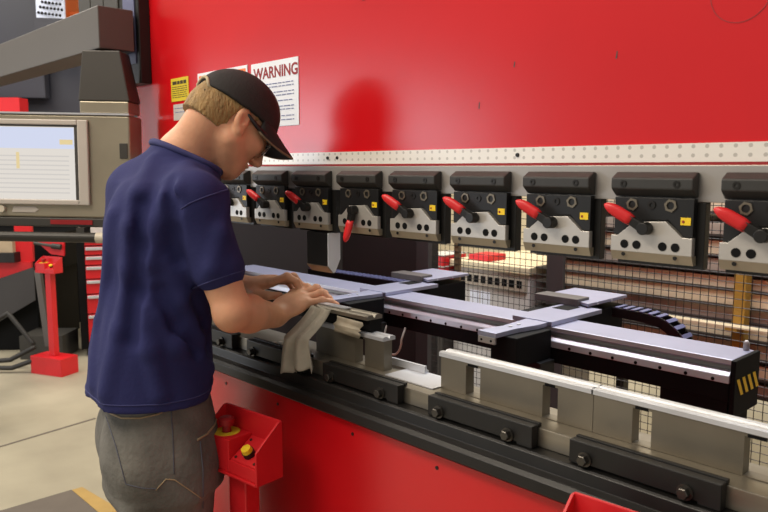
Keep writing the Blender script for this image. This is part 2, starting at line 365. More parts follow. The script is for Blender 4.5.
# punch blade under clamp -1
pu = thing('press_punch', (-1.33, 1.07, 1.258), 'dark punch blade hanging under a clamp right of the bowed head', 'tool')
MB().prism([(1.051, 1.352), (1.051, 1.276), (1.066, 1.258), (1.0705, 1.258), (1.087, 1.29), (1.087, 1.352)], 'x', -1.378, -1.300).build('blade', 'blackbody', pu, .0008)
MB().prism([(1.050, 1.274), (1.0655, 1.2575), (1.071, 1.2575), (1.0675, 1.262), (1.054, 1.2755)], 'x', -1.3785, -1.2998).build('tip', 'steel', pu)
MB().prism([(1.0505, 1.352), (1.0505, 1.276), (1.066, 1.259), (1.0705, 1.259), (1.0865, 1.29), (1.0865, 1.352)], 'x', -1.2995, -1.2975).build('white_end', 'white', pu)['label'] = 'white end face'  # end face coloured white against the dark blade

# ------------------------------------------------------------------ dies
def slotted(x0, x1, slots, y0, y1, z0, z1, sz0, sz1):
    b = MB(); xs = x0
    for s0, s1 in slots:
        b.box(xs, s0, y0, y1, z0, z1); b.box(s0, s1, y0, y1, sz1, z1); b.box(s0, s1, y0, y1, z0, sz0); xs = s1
    b.box(xs, x1, y0, y1, z0, z1); return b
def die(label, x0, x1, slots, blackcut=True):
    r = thing('die_block', ((x0+x1)/2, 1.07, 1.0665), label, 'die', 'long steel die blocks')
    slotted(x0, x1, slots, 1.05, 1.074, 1.0665, 1.131, 1.0675, 1.1255).build('block', 'die', r)
    # V top: two ground lands with a groove
    MB().prism([(1.048, 1.131), (1.048, 1.1385), (1.052, 1.1405), (1.060, 1.1405), (1.065, 1.1355), (1.070, 1.1405), (1.080, 1.1405), (1.084, 1.1385), (1.084, 1.131)], 'x', x0-.004 if x0 > -1 else x0, x1).build('vee_top', 'bright', r)['label'] = 'bright ground vee top'
    for s0, s1 in slots: bx(s0+.004, s1-.006, 1.0498, 1.056, 1.1245, 1.1295).build('notch', 'deepblack', r)
    return r
dA = die('short steel die block with one slot under the grey tape flap', -1.345, -1.111, [(-1.205, -1.172)])
dB = die('long steel die block with two slots left of the seam', -.946, -.6095, [(-.882, -.847), (-.708, -.677)])
dC = die('steel die block running out of the photo at lower right', -.6085, .5, [(-.540, -.508), (-.371, -.335)])
# foot lands behind dies (bright)
# taller black vee die behind the hands
td = thing('vee_die', (-1.40, 1.09, 1.141), 'black die with a grey vee top beside the right hand', 'die')
MB().prism([(1.058, 1.1410), (1.058, 1.168), (1.094, 1.168), (1.094, 1.1410)], 'x', -1.62, -1.165).build('die_body', 'deepblack', td)
MB().prism([(1.050, 1.168), (1.050, 1.176), (1.054, 1.179), (1.066, 1.179), (1.072, 1.172), (1.078, 1.179), (1.089, 1.179), (1.096, 1.176), (1.096, 1.168)], 'x', -1.62, -1.165).build('vee_top', 'steel', td)['label'] = 'grey vee top'
# tape flap on die A
fl = MB(); N = 10
pts = []
for i in range(N+1):
    t = i/N; pts.append((1.0465-.010*math.sin(t*2.2), 1.166-.036*t-.004*math.sin(t*6)))
for (x0, x1) in ((-1.262, -1.172),):
    vs = [(x0+.004*math.sin(i), y, z) for i, (y, z) in enumerate(pts)]+[(x1+.004*math.sin(i*1.7), y-.002, z-.002) for i, (y, z) in enumerate(pts)]
    fl.add(vs, [(i, i+1, N+2+i, N+1+i) for i in range(N)])
fo = fl.build('tape_flap', 'tape', None, smooth=True); sm = fo.modifiers.new('t', 'SOLIDIFY'); sm.thickness = .0012
tag(fo, 'curled grey tape flap stuck over the die slot', 'tape')

# die clamp bars with bolts
bar_labels = ['black clamp bar on the rail at the lower right corner', 'black clamp bar on the rail below the middle die block',
    'black clamp bar on the rail right of the hanging rag', 'black clamp bar on the rail under the right elbow', 'black clamp bar on the rail mostly hidden by the navy shirt']
def make_bar():
    x0 = -.920; r = thing('die_clamp_bar', (x0+.119, .99, 1.02), '', 'clamp', 'black die clamp bars')
    MB().prism([(x0, 1.0345), (x0, 1.072), (x0+.238, 1.072), (x0+.238, 1.0335), (x0+.206, 1.0335), (x0+.206, 1.0375), (x0+.035, 1.0375), (x0+.035, 1.0345)], 'y', .984, 1.002).build('bar', 'black', r, .0015)
    bx(x0, x0+.238, 1.003, 1.012, 1.0665, 1.0735).build('back_lip', 'black', r, .001)
    for u in (.029, .189): hexbolt((x0+u, .984, 1.0465), (0, -1, 0), .0088, .013, 'bolt', r)
    return r
pb0 = make_bar()
for i, x0 in enumerate((-.611, -.920, -1.2395, -1.545, -1.852)):
    r = pb0 if i == 1 else copy_tree(pb0)
    r.location.x = x0+.119; r['label'] = bar_labels[i]
# white reflection on the seat top between dies, put in as a bright strip
tag(bx(-1.085, -.948, 1.028, 1.105, 1.0665, 1.0695).build('seat_glare_strip', 'bright', None, .0008), 'bright strip for the light on the seat top between two die blocks', 'metal strip')
tag(MB().prism([(1.092, 1.0698), (1.092, 1.085), (1.098, 1.085), (1.098, 1.075), (1.104, 1.075), (1.104, 1.0698)], 'x', -1.14, -1.03).build('angle_strip', 'bright', None), 'thin bright angle strip behind the gap between dies', 'metal strip')

# ------------------------------------------------------------------ backgauge
bg_ = thing('backgauge_beam', (-1.4, 1.45, 1.03), 'long silver topped backgauge beam with hazard stripes on its end', 'gauge beam')
BX0, BX1 = -2.31, -.525
bx(BX0, BX1, 1.402, 1.512, 1.128, 1.140).build('top_cover', 'alu', bg_, .002)
bx(BX0, BX1, 1.400, 1.4035, 1.131, 1.1395).build('cover_lip', 'bright', bg_)
bx(BX0, BX1, 1.412, 1.50, 1.112, 1.129).build('recess', 'holder', bg_)
MB().prism([(1.412, 1.119), (1.397, 1.117), (1.390, 1.110), (1.389, 1.096), (1.412, 1.096)], 'x', BX0, BX1).build('guide_rail', 'bright', bg_, .001)
for i in range(22): x = BX1-.03-i*.0525; MB().cyl((x, 1.3895, 1.1005), (x, 1.3885, 1.1005), .0036, .0036, 12).build('screw_hole', 'deepblack', bg_)
bx(BX0, BX1, 1.392, 1.51, 1.060, 1.0965).build('beam_body', 'deepblack', bg_, .002)
ec = bx(BX1+.0005, BX1+.010, 1.392, 1.515, 1.030, 1.141).build('end_cap', 'deepblack', bg_, .002)
st = MB()
for k in range(4):
    y = 1.398+k*.026; st.add([(BX1+.0112, y, 1.104), (BX1+.0112, y+.013, 1.104), (BX1+.0112, y+.036, 1.070), (BX1+.0112, y+.023, 1.070)], [(0, 1, 2, 3)])
st.build('hazard_stripes', 'yellow', ec)
MB().tube([(BX1-.012, 1.50, 1.140), (BX1-.012, 1.50, 1.155), (BX1-.012, 1.50, 1.160)], [.006, .006, .003], 12).build('stop_pin', 'holder', bg_, smooth=True)
bx(-.66, -.528, 1.395, 1.50, .985, 1.0595).build('end_support', 'deepblack', bg_); bx(-2.30, -2.15, 1.40, 1.50, .985, 1.0595).build('end_support', 'deepblack', bg_)
def make_carriage():
    r = thing('gauge_carriage', (-.99, 1.5, 1.0), '', 'gauge', 'backgauge finger carriages')
    f = MB().prism([(-.995, 1.222), (-.945, 1.222), (-.945, 1.30), (-.935, 1.36), (-.935, 1.40), (-.995, 1.40), (-.985, 1.30)], 'z', 1.1385, 1.1495).build('finger_plate', 'alu', r, .001)
    bx(-.993, -.947, 1.2205, 1.2265, 1.124, 1.1385).build('finger_tip', 'holder', r, .001)
    for x in (-.983, -.957): MB().cyl((x, 1.2207, 1.131), (x, 1.2197, 1.131), .0028, .0028, 10).build('tip_screw', 'deepblack', r)
    for y in (1.30, 1.33): MB().cyl((-.965, y, 1.1495), (-.965, y, 1.1515), .005, .0045, 14).build('plate_screw', 'bright', r)
    bx(-.985, -.915, 1.255, 1.386, 1.072, 1.138).build('finger_bracket', 'deepblack', r, .002)
    bx(-.965, -.905, 1.33, 1.387, 1.03, 1.0715).build('pivot_block', 'blackbody', r, .002)
    bx(-1.035, -.925, 1.4005, 1.62, 1.1408, 1.1515).build('arm_plate', 'alu', r, .001)
    bx(-1.020, -.975, 1.545, 1.60, 1.1516, 1.1525).build('recess', 'deepblack', r)
    bx(-1.115, -.985, 1.605, 1.66, 1.1518, 1.170).build('slide_block', 'armgrey', r, .0015)
    MB().prism([(-1.085, 1.66), (-.955, 1.605), (-.955, 1.80), (-1.115, 1.80), (-1.115, 1.70)], 'z', 1.155, 1.163).build('rear_plate', 'alu', r, .001)
    bx(-1.10, -.960, 1.522, 1.79, 1.035, 1.138).build('carriage_body', 'deepblack', r, .002)
    for y in (1.65, 1.72): MB().cyl((-.9548, y, 1.158), (-.9540, y, 1.158), .003, .003, 10).build('side_screw', 'bright', r)
    return r
car = make_carriage(); car['label'] = 'backgauge carriage with a silver finger, right of the two'
car2 = copy_tree(car); car2.location.x -= .55; car2['label'] = 'backgauge carriage with a silver finger, left one beside the hands'
def chain(path, label):
    # articulated links along a path (y constant)
    r = thing('cable_chain', path[0], label, 'cable chain')
    P = [Vector(p) for p in path]; seg = []; acc = .0; step = .022
    pts = [P[0]]
    for a, b2 in zip(P, P[1:]):
        d = (b2-a).length; n = max(1, int(d/.002))
        for i in range(1, n+1):
            q = a.lerp(b2, i/n)
            if (q-pts[-1]).length >= step: pts.append(q)
    lk = MB(); br = MB()
    for a, b2 in zip(pts, pts[1:]):
        t = (b2-a).normalized(); yv = Vector((0, 1, 0)); n = t.cross(yv).normalized()
        if n.z < 0: n = -n
        c = (a+b2)/2
        lk.obox(c+yv*.022-n*.001, t, yv, n, .024, .006, .024); lk.obox(c-yv*.022-n*.001, t, yv, n, .024, .006, .024)
        lk.obox(c-n*.012, t, yv, n, .018, .04, .003)
        br.obox(c+n*.0125, t, yv, n, .011, .05, .003)
    lk.build('links', 'blackbody', r); br.build('crossbars', 'bluepanel', r)
chain([(-.952, 1.745, 1.128), (-.87, 1.745, 1.126), (-.82, 1.745, 1.118), (-.785, 1.745, 1.098), (-.765, 1.745, 1.070), (-.758, 1.745, 1.03), (-.77, 1.745, .98)], 'black cable chain curving down behind the silver beam at right')
chain([(-1.655, 1.745, 1.105), (-1.9, 1.745, 1.103), (-2.25, 1.745, 1.10)], 'black cable chain lying straight behind the beam at left')
# hanging pale hose loop
hp = [(-1.455, 1.385, 1.062)]
for k in range(13):
    a = math.pi*k/12; hp.append((-1.42+.035*-math.cos(a), 1.375, 1.035-.048*math.sin(a)))
hp.append((-1.385, 1.39, 1.066))
tag(MB().tube(hp, .0028, 8).build('air_hose', 'whitecord', None, smooth=True), 'thin pale hose loop hanging under the beam', 'hose')

# ------------------------------------------------------------------ rear cover, fence, racks
rc = thing('rear_cover', (-2.5, 1.97, 0), 'large dark brown cover panel behind the clamps', 'panel')
bx(-2.315, -1.885, 1.95, 1.965, 0, 1.7).build('cover_sheet', 'panelblack', rc); 
bx(-1.882, -1.82, 1.943, 1.965, 0, 1.7).build('cover_edge', 'post', rc, .002)
fe = thing('mesh_fence', (-1.4, 2.45, 0), 'dark wire mesh fence behind the backgauge', 'fence')
wm = MB(); FX0, FX1, FZ1 = -2.30, -.30, 1.62
x = FX0
while x < FX1:
    wm.tube([(x, 2.45, .03), (x, 2.45, FZ1)], .0014, 4, False); x += .0275
z = .03
while z < FZ1:
    wm.tube([(FX0, 2.4515, z), (FX1, 2.4515, z)], .0014, 4, False); z += .0275
wm.build('wire_mesh', 'wire', fe)
bx(-1.635, -1.56, 2.43, 2.448, 0, FZ1).build('post', 'post', fe, .002)
bx(FX0-.02, FX0+.002, 2.44, 2.465, 0, FZ1).build('post', 'tanpost', fe, .001)
bx(-2.14, -2.115, 2.454, 2.475, .9, 1.19).build('frame_bar', 'tanpost', fe, .001)
bx(FX0, FX1, 2.44, 2.46, 0, .03).build('bottom_rail', 'post', fe)
bx(FX0, FX1, 2.44, 2.46, FZ1, FZ1+.025).build('top_rail', 'post', fe)
# sheet rack behind fence
rk = thing('sheet_rack', (-1.2, 3.1, 0), 'steel sheet rack with ochre uprights behind the mesh', 'rack')
for x in (-1.93, -1.085, .0):
    bx(x, x+.045, 2.865, 2.92, 0, 1.5).build('upright', 'rackyellow' if x > -1.5 else 'rackdark', rk, .002)
    bx(x, x+.045, 3.55, 3.60, 0, 1.5).build('upright', 'rackdark', rk, .002)
levels = [.62, .69, .765, .84, .905, .965, 1.03, 1.095, 1.16, 1.24, 1.33]
shm = ['sheetgrey', 'sheetbeige', 'sheetbrown', 'sheetbeige', 'sheetgrey', 'sheetbeige', 'sheetbeige', 'sheetgrey', 'sheetbeige', 'sheetgrey', 'sheetbeige']
for i, z in enumerate(levels): bx(-2.03, .045, 2.925, 3.545, z-.008, z).build('shelf', 'rackdark', rk)
ordn = ['lowest', 'second from the bottom', 'third from the bottom', 'fourth from the bottom', 'fifth from the bottom', 'sixth from the bottom', 'seventh from the bottom', 'fourth from the top', 'third from the top', 'second from the top', 'topmost']
for i, z in enumerate(levels):
    th = .044+.010*((i*7) % 3)/2
    x0 = -1.97+.05*((i*5) % 3); y0 = 2.925-.01*((i*3) % 2)
    o = bx(x0, .02-.3*((i*2) % 3), y0+.02, 3.5, z+.0005, z+th).build('metal_sheet', shm[i], None, .001)
    tag(o, f'long {"grey" if "grey" in shm[i] else "brown" if "brown" in shm[i] else "beige"} metal sheet on the rack, {ordn[i]} shelf', 'metal sheet', 'metal sheets on the rack')
o = bx(-1.36, -.30, 2.80, 2.862, .902, .908).build('metal_sheet', 'sheetbeige', None); tag(o, 'pale metal sheet edge jutting out in front of the ochre upright', 'metal sheet', 'metal sheets on the rack')
o.location.z = 0
# brackets carrying the jutting sheet
bx(-1.085, -1.04, 2.80, 2.865, .89, .9015).build('bracket', 'rackyellow', rk); bx(-.5, -.46, 2.80, 2.93, .89, .9015).build('bracket', 'rackdark', rk)
for x, z in ((-1.55, .845), (-1.9, .91), (-1.30, .97), (-1.7, .77)):
    pass
# pale machine cabinet at left of the rack
mc = thing('pale_cabinet', (-2.35, 3.1, 0), 'pale equipment cabinet with a slotted bar and papers behind the mesh', 'cabinet')
bx(-2.545, -2.06, 2.92, 3.5, 0, .985).build('body', 'boxwhite', mc, .004)
bx(-2.56, -2.05, 2.90, 3.52, .9855, 1.02).build('top', 'sheetbeige', mc, .003)
cb = bx(-2.5, -2.07, 2.905, 2.919, .90, .965).build('slotted_bar', 'sheetgrey', mc)
sl = MB()
for k in range(9): sl.box(-2.485+k*.045, -2.455+k*.045, 2.903, 2.9055, .915, .952)
sl.build('slots', 'deepblack', cb)
for k, (x, z) in enumerate(((-2.43, .80), (-2.36, .80), (-2.43, .72), (-2.36, .72))): bx(x, x+.06, 2.917, 2.9195, z, z+.07).build('paper', 'white', mc)
for k in range(3):
    z = .86+k*.061
    b = thing('red_bin', (-2.64, 2.93, z), ['lowest red bin', 'middle red bin', 'topmost red bin'][k]+' stacked behind the mesh beside the pale cabinet', 'bin', 'red bins behind the mesh')
    bx(-2.70, -2.572, 2.86, 3.05, z+.0005, z+.056).build('body', 'redpaint', b, .003)
    bx(-2.705, -2.567, 2.855, 3.055, z+.0562, z+.0604).build('rim', 'boxwhite', b)
bx(-2.72, -2.56, 2.85, 3.1, 0, .86).build('bin_stand', 'rackdark'); tag(bpy.data.objects['bin_stand'], 'dark stand carrying the red bins behind the mesh', 'stand')
tag(bx(-2.47, -2.34, 2.95, 3.1, 1.0205, 1.052).build('red_tray', 'redpaint', None, .003), 'flat red tray on top of the pale cabinet', 'tray')

# ------------------------------------------------------------------ control console with arm
cl = thing('control_console', (-2.20, 1.00, 1.35), 'grey control console with lit screen hanging from a box arm', 'console')
Rm = Matrix.Rotation(YAW, 3, 'Z') @ Matrix.Rotation(math.radians(1.0), 3, 'Y')
CO = Vector((-2.186, .988, 1.343))
class CB(MB):
    def build(s, *a, **k):
        s.v = [tuple(CO+Rm @ Vector(v)) for v in s.v]; return MB.build(s, *a, **k)
def cbx(*a):
    c = CB(); c.box(*a); return c
hs = cbx(-.70, 0, 0, .115, 0, .316).build('housing', 'console', cl, .006)
cbx(-.70, .0, -.004, .05, .3165, .322).build('top_edge', 'bright', cl)
cbx(-.0325, -.008, -.003, -.0005, .185, .232).build('side_plate', 'neckgrey', cl, .001)
bz = CB()
xo0, xo1, zo0, zo1 = -.56, -.126, .040, .300; xi0, xi1, zi0, zi1 = -.52, -.158, .056, .284
bz.box(xo0, xi0, -.012, -.0005, zo0, zo1); bz.box(xi1, xo1, -.012, -.0005, zo0, zo1); bz.box(xi0, xi1, -.012, -.0005, zo0, zi0); bz.box(xi0, xi1, -.012, -.0005, zi1, zo1)
bz.build('bezel', 'bezel', cl, .003)
iz = CB(); iz.box(xi0, xi0+.008, -.008, -.0005, zi0, zi1); iz.box(xi1-.01, xi1, -.008, -.0005, zi0, zi1); iz.box(xi0, xi1, -.008, -.0005, zi1-.005, zi1); iz.build('inner_bezel', 'post', cl)
sc = cbx(xi0+.008, xi1-.011, -.003, -.0006, zi0, zi1-.006).build('screen', 'screen', cl); sc['label'] = 'lit screen'
cbx(xi0+.010, xi1-.013, -.0038, -.0031, .212, .276).build('header', 'screenhi', sc)
rw = CB()
for k in range(9): rw.box(xi0+.02, xi1-.03, -.0038, -.0031, .075+k*.014, .079+k*.014)
rw.build('rows', 'screenrow', sc)
cbx(-.215, -.175, -.0042, -.0039, .225, .24).build('mark', 'screenyel', sc); cbx(-.35, -.34, -.0042, -.0039, .15, .20).build('mark', 'screenyel', sc)
bt = CB(); bt.tube([(-.40, -.0005, .025), (-.40, -.010, .025)], [.012, .010], 20); bt.build('button', 'cream', cl)
nm = CB(); nm.prism([(-.372, .015), (-.30, .015), (-.287, .024), (-.30, .034), (-.365, .034)], 'y', -.002, -.0004); nm.build('name_strip', 'bezel', cl, .001)
cbx(-.70, -.02, -.006, .10, -.028, -.0005).build('bottom_tray', 'neckgrey', cl, .003)
rl = cbx(-.25, -.12, -.0085, -.0065, -.020, -.006).build('red_strip', 'redline', cl)
hb = CB(); hb.tube([(-.70, -.03, -.058), (-.10, -.03, -.058)], .0155, 18); hb.build('handle_bar', 'tube', cl, smooth=False)
hc = CB(); hc.tube([(-.10, -.03, -.058), (-.072, -.03, -.058), (-.066, -.03, -.058)], [.0165, .0165, .012], 18); hc.build('handle_end', 'cream', cl)
for xx in (-.60, -.15): cbx(xx-.012, xx+.012, -.03, .02, -.055, -.0285).build('handle_mount', 'neckgrey', cl)
cbx(-.154, -.004, .005, .11, .3225, .358).build('neck_base', 'console', cl, .003)
nk = CB()
nk.add([(-.158, .004, .3585), (0, .004, .3585), (0, .11, .3585), (-.158, .11, .3585), (-.146, .015, .512), (-.030, .015, .512), (-.030, .10, .512), (-.146, .10, .512)],
       [(0, 3, 2, 1), (4, 5, 6, 7), (0, 1, 5, 4), (1, 2, 6, 5), (2, 3, 7, 6), (3, 0, 4, 7)])
nk.build('neck', 'neckgrey', cl, .004)
bx(-4.9, -2.247, .935, 1.047, 1.862, 1.988).build('arm', 'armgrey', cl, .003)
bx(-4.85, -4.70, .90, 1.08, 0, 1.861).build('arm_column', 'neckgrey', cl, .003)

# ------------------------------------------------------------------ control pedestals
def make_pedestal():
    r = thing('button_pedestal', (0, 0, 0), '', 'pedestal', 'red button pedestals')
    W = .095
    # sheet metal head, front towards -Y
    h = MB(); h.box(-W, W, .0, .006, .875, 1.000)                      # back wall
    h.box(-W, .0, -.066, .0, .875, .950); h.box(.0, W, -.066, .0, .875, .905)
    h.prism([(-.0, .9055), (-.062, .9055), (-.0, .945)], 'x', .001, W-.005)
    h.box(-W-.002, W, -.070, .004, .868, .8745)
    h.build('head', 'redpaint', r, .0015)
    for sx in (-1, 1):
        MB().prism([(.006, .868), (.006, .998), (-.004, .998), (-.068, .945), (-.068, .868)], 'x', sx*W-.0025, sx*W+.0025).build('side_plate', 'redpaint', r, .0008)
    MB().ring((-.048, -.033, .9502), (0, 0, 1), .030, .012, .001, 28).build('yellow_ring', 'yellowpaper', r)
    e = MB(); e.tube([(-.048, -.033, .950), (-.048, -.033, .966), (-.048, -.033, .968), (-.048, -.033, .982), (-.048, -.033, .986)], [.010, .010, .017, .018, .012], 20)
    e.build('stop_button', 'redline', r)
    e = MB(); a = Vector((.042, -.040, .920)); n = Vector((0, -.54, .84)); e.tube([a, a+n*.012], .014, 18); k = e.build('button_collar', 'black', r)
    e = MB(); e.tube([a+n*.012, a+n*.022], [.0125, .011], 18); e.build('button_cap', 'yellow', k)
    for x in (.012, .075):
        for yz in ((-.055, .911), (-.012, .938)): MB().cyl((x, yz[0], yz[1]), (x, yz[0]-.001, yz[1]+.002), .003, .003, 10).build('screw', 'bolt', r)
    bx(-.03, .03, -.045, -.005, .152, .868).build('post', 'redpaint', r, .003)
    bs = MB(); bs.box(-.16, .16, -.10, .045, .145, .151); bs.box(-.16, -.154, -.10, .045, 0, .1445); bs.box(.154, .16, -.10, .045, 0, .1445); bs.box(-.153, .153, -.10, -.094, 0.0, .1445)
    bs.build('base', 'redpaint', r, .001)
    return r
p1 = make_pedestal(); p1.scale = (.985, .985, .962); p1.location = (-1.345, .865, 0); p1.rotation_euler.z = math.radians(6); p1['label'] = 'red button pedestal beside the jeans with a red mushroom button'
p2 = copy_tree(p1); p2.scale = (1, 1, 1.026); p2.location = (-.459, .914, 0); p2.rotation_euler.z = math.radians(4); p2['label'] = 'red pedestal whose top shows at the bottom edge of the photo'
p3 = copy_tree(p1); p3.location = (-5.50, 1.87, 0); p3.rotation_euler.z = math.radians(24); p3['label'] = 'far red pedestal standing on the floor below the console'
p3.scale = (.93, 1.1, .86)

# ------------------------------------------------------------------ left background
tc_ = thing('tool_cabinet', (-5.7, 2.6, 0), 'black tool cabinet with red drawers behind the operator', 'cabinet')
def A(x, y, z): return (x, y, z)
# cabinet local frame: front faces camera-right; origin at front-left-bottom corner
ca = Vector((-5.80, 2.16, 0)); cu = Vector((.42, .91, 0)).normalized(); cn = Vector((-cu.y, cu.x, 0))
cs = Vector((-.62, -.30, 0))
def cquad(name, m, u0, u1, z0, z1, d0, d1, parent, bev=0):
    b = MB(); vs = []
    for z in (z0, z1):
        for d in (d0, d1):
            for u in (u0, u1): vs.append(ca+cu*u+cn*d+Vector((0, 0, z)))
    b.add(vs, [(0, 2, 3, 1), (4, 5, 7, 6), (0, 1, 5, 4), (2, 6, 7, 3), (0, 4, 6, 2), (1, 3, 7, 5)]); return b.build(name, m, parent, bev)
cquad('body', 'deepblack', 0, .62, .06, .96, .0, .55, tc_, .004)
zz = [(.12, .34), (.35, .50), (.51, .62), (.63, .73), (.74, .81), (.82, .885), (.895, .95)]
for z0, z1 in zz:
    d = cquad('drawer', 'redpaint', .06, .58, z0, z1, -.014, -.001, tc_, .002)
    cquad('handle', 'bright', .065, .575, z1-.028, z1-.004, -.032, -.0145, d, .003)
for u in (.05, .5):
    for dd in (.03, .45): cquad('caster', 'tube', u, u+.05, 0, .059, dd, dd+.04, tc_)
for k, (u, z, wd) in enumerate(((.02, .9605, .20), (.25, .9605, .22))):
    o = cquad('white_box', 'offwhite', u, u+wd, z, z+.085, .02, .2, None); tag(o, ['left pale box', 'right pale box'][k]+' on top of the black tool cabinet', 'box', 'boxes on the tool cabinet')
# dark machine with red plates, low
bm_ = thing('shear_machine', (-6.0, 1.4, 0), 'black machine with red side plates under the console', 'machine')
ff = Vector((math.cos(YAW), math.sin(YAW), 0)); dd_ = Vector((-math.sin(YAW), math.cos(YAW), 0))
def scr(x, y, d):
    cp, sp = math.cos(PITCH), math.sin(PITCH)
    f = dd_*cp+Vector((0, 0, -sp)); u = dd_*sp+Vector((0, 0, cp))
    return Vector((0, 0, CAMZ))+(f*FPX+ff*(x-384)+u*(256-y))*(d/FPX)
def sbox(name, m, x0, x1, y0, y1, d, dep, parent=None, floor=False, bev=0, extend=0):
    a = scr(x0, y1, d); c = scr(x1, y0, d); b = MB()
    z0 = 0 if floor else a.z; vs = []
    a = a-ff*extend
    for z in (z0, c.z):
        for k in (0, dep):
            for q in (a, c): vs.append(Vector((q.x, q.y, 0))+dd_*k+Vector((0, 0, z)))
    b.add(vs, [(0, 2, 3, 1), (4, 5, 7, 6), (0, 1, 5, 4), (2, 6, 7, 3), (0, 4, 6, 2), (1, 3, 7, 5)]); return b.build(name, m, parent, bev)
sbox('base', 'deepblack', -60, 36, 268, 352, 6.0, .8, bm_, floor=True, bev=.01)
sbox('body', 'deepblack', -60, 62, 232, 268, 6.3, .5, bm_, bev=.01)
sbox('red_plate', 'redpaint', -20, 31, 262, 280, 5.95, .03, bm_)
sbox('red_plate', 'redpaint', 16, 31, 224, 262, 5.95, .03, bm_)
sbox('shelf_bar', 'black', -40, 14, 253, 263, 5.85, .12, bm_, bev=.003)
b = MB(); b.add([scr(-40, 292, 5.93), scr(34, 267, 5.93), scr(36, 300, 5.93), scr(-40, 345, 5.93)], [(0, 1, 2, 3)])
o = b.build('sloped_guard', 'panelblack', bm_); q = o.modifiers.new('t', 'SOLIDIFY'); q.thickness = .01
tag(sbox('cardboard_box', 'sheetbrown', -25, 12, 240, 252.9, 5.88, .12), 'brown cardboard box on the black shelf bar under the console', 'box')
b = MB(); b.add([scr(38, 242, 5.7), scr(65, 240, 5.7), scr(65, 256, 5.7), scr(52, 254, 5.7)], [(0, 1, 2, 3)])
o = b.build('bracket', 'redpaint', bm_); q = o.modifiers.new('t', 'SOLIDIFY'); q.thickness = .02
MB().tube([scr(34, 243, 5.66), scr(53, 246, 5.66)], .012, 10).build('rod', 'neckgrey', bm_); MB().tube([scr(52, 246, 5.66), scr(61, 247, 5.66)], .022, 12).build('rod_cap', 'tube', bm_)
tag(MB().tube([scr(38, 270, 5.6), scr(49, 346, 5.6)], .03, 4).build('leaning_bar', 'armgrey'), 'grey steel bar leaning behind the far pedestal', 'bar')
tag(sbox('steel_plinth', 'neckgrey', 20, 62, 336, 352, 5.75, .3, floor=True), 'low grey plinth behind the far red pedestal', 'plinth')
for k, pts in enumerate((((-20, 330), (8, 313), (22, 330), (34, 345)), ((-20, 362), (10, 360), (35, 347)), ((-20, 368), (12, 368), (40, 358)))):
    P = []
    for i, (x, y) in enumerate(pts):
        P.append(scr(x, y, 5.62-.12*k))
    Q = []
    for i in range(len(P)-1):
        for t in range(6): Q.append(P[i].lerp(P[i+1], t/6))
    Q.append(P[-1])
    for q in Q: q.z = max(q.z, .02)
    tag(MB().tube(Q, .018, 8).build('power_cable', 'cord', smooth=True), ['black cable arching down behind the far pedestal', 'upper black cable lying on the floor at the left edge', 'lower black cable lying on the floor at the left edge'][k], 'cable', 'black cables on the floor')
# tall machine cabinet behind the arm
mcab = thing('machine_cabinet', scr(0, 100, 6.6), 'tall dark blue grey machine cabinet behind the console arm', 'cabinet')
sbox('body', 'bluegrey', -120, 38, -40, 97, 6.6, .10, mcab, bev=.01)
sbox('lower_box', 'bluegrey', -80, 84, 62, 130, 6.85, .09, mcab, bev=.01)
sbox('body_below', 'deepblack', -120, 84, 131, 330, 6.95, .6, mcab, floor=True)
o = MB(); a0 = scr(8, 0, 6.58)
pp = thing('perforated_panel', scr(36, 20, 6.5), 'pale perforated metal panel behind the console arm', 'panel')
sbox('sheet', 'paleblue', 36.5, 62, -40, 18.5, 6.5, .02, pp)
hb_ = MB()
for r_ in range(4):
    for k in range(7):
        c = scr(38.5+k*3.6+(1.8 if r_ % 2 else 0), 12.5+k*.5-r_*5.6, 6.497); hb_.cyl(c, c-dd_*.003, .013, .013, 10)
hb_.build('holes', 'deepblack', pp)
sbox('panel_foot', 'bluegrey', 36.5, 62, 18.5, 60, 6.5, .02, pp)
rk2 = thing('orange_rack', scr(70, 100, 9.5), 'orange pallet rack in the far background above the arm', 'rack')
sbox('upright', 'orange', 71, 73, -60, 330, 9.5, .1, rk2, floor=True); sbox('beam', 'orange', 50, 110, 12, 15, 9.4, .1, rk2); sbox('beam', 'orange', 50, 110, -22, -19, 9.4, .1, rk2)
tag(sbox('red_bin', 'redpaint', -40, 19, 97.5, 118, 6.4, .16), 'red box edge above the top left of the console', 'box')
# floor mat
fm = thing('floor_mat', (-3.2, 1.05, 0), 'dark grey floor mat with an ochre edge at the lower left', 'mat')
MB().prism([(-3.37, 1.175), (-3.05, 1.175), (-2.2, .3), (-3.37, .3)], 'z', .0005, .008).build('mat_body', 'mat', fm)
MB().prism([(-3.37, 1.178), (-3.05, 1.178), (-3.0, 1.26), (-3.37, 1.225)], 'z', .0005, .006).build('mat_edge', 'matedge', fm)
b = MB(); 
jt = MB().prism([(-4.20, 1.085), (-4.18, 1.075), (-4.28, 1.66), (-4.30, 1.66)], 'z', .0003, .0015).build('floor_joint', 'mat'); struct(jt)
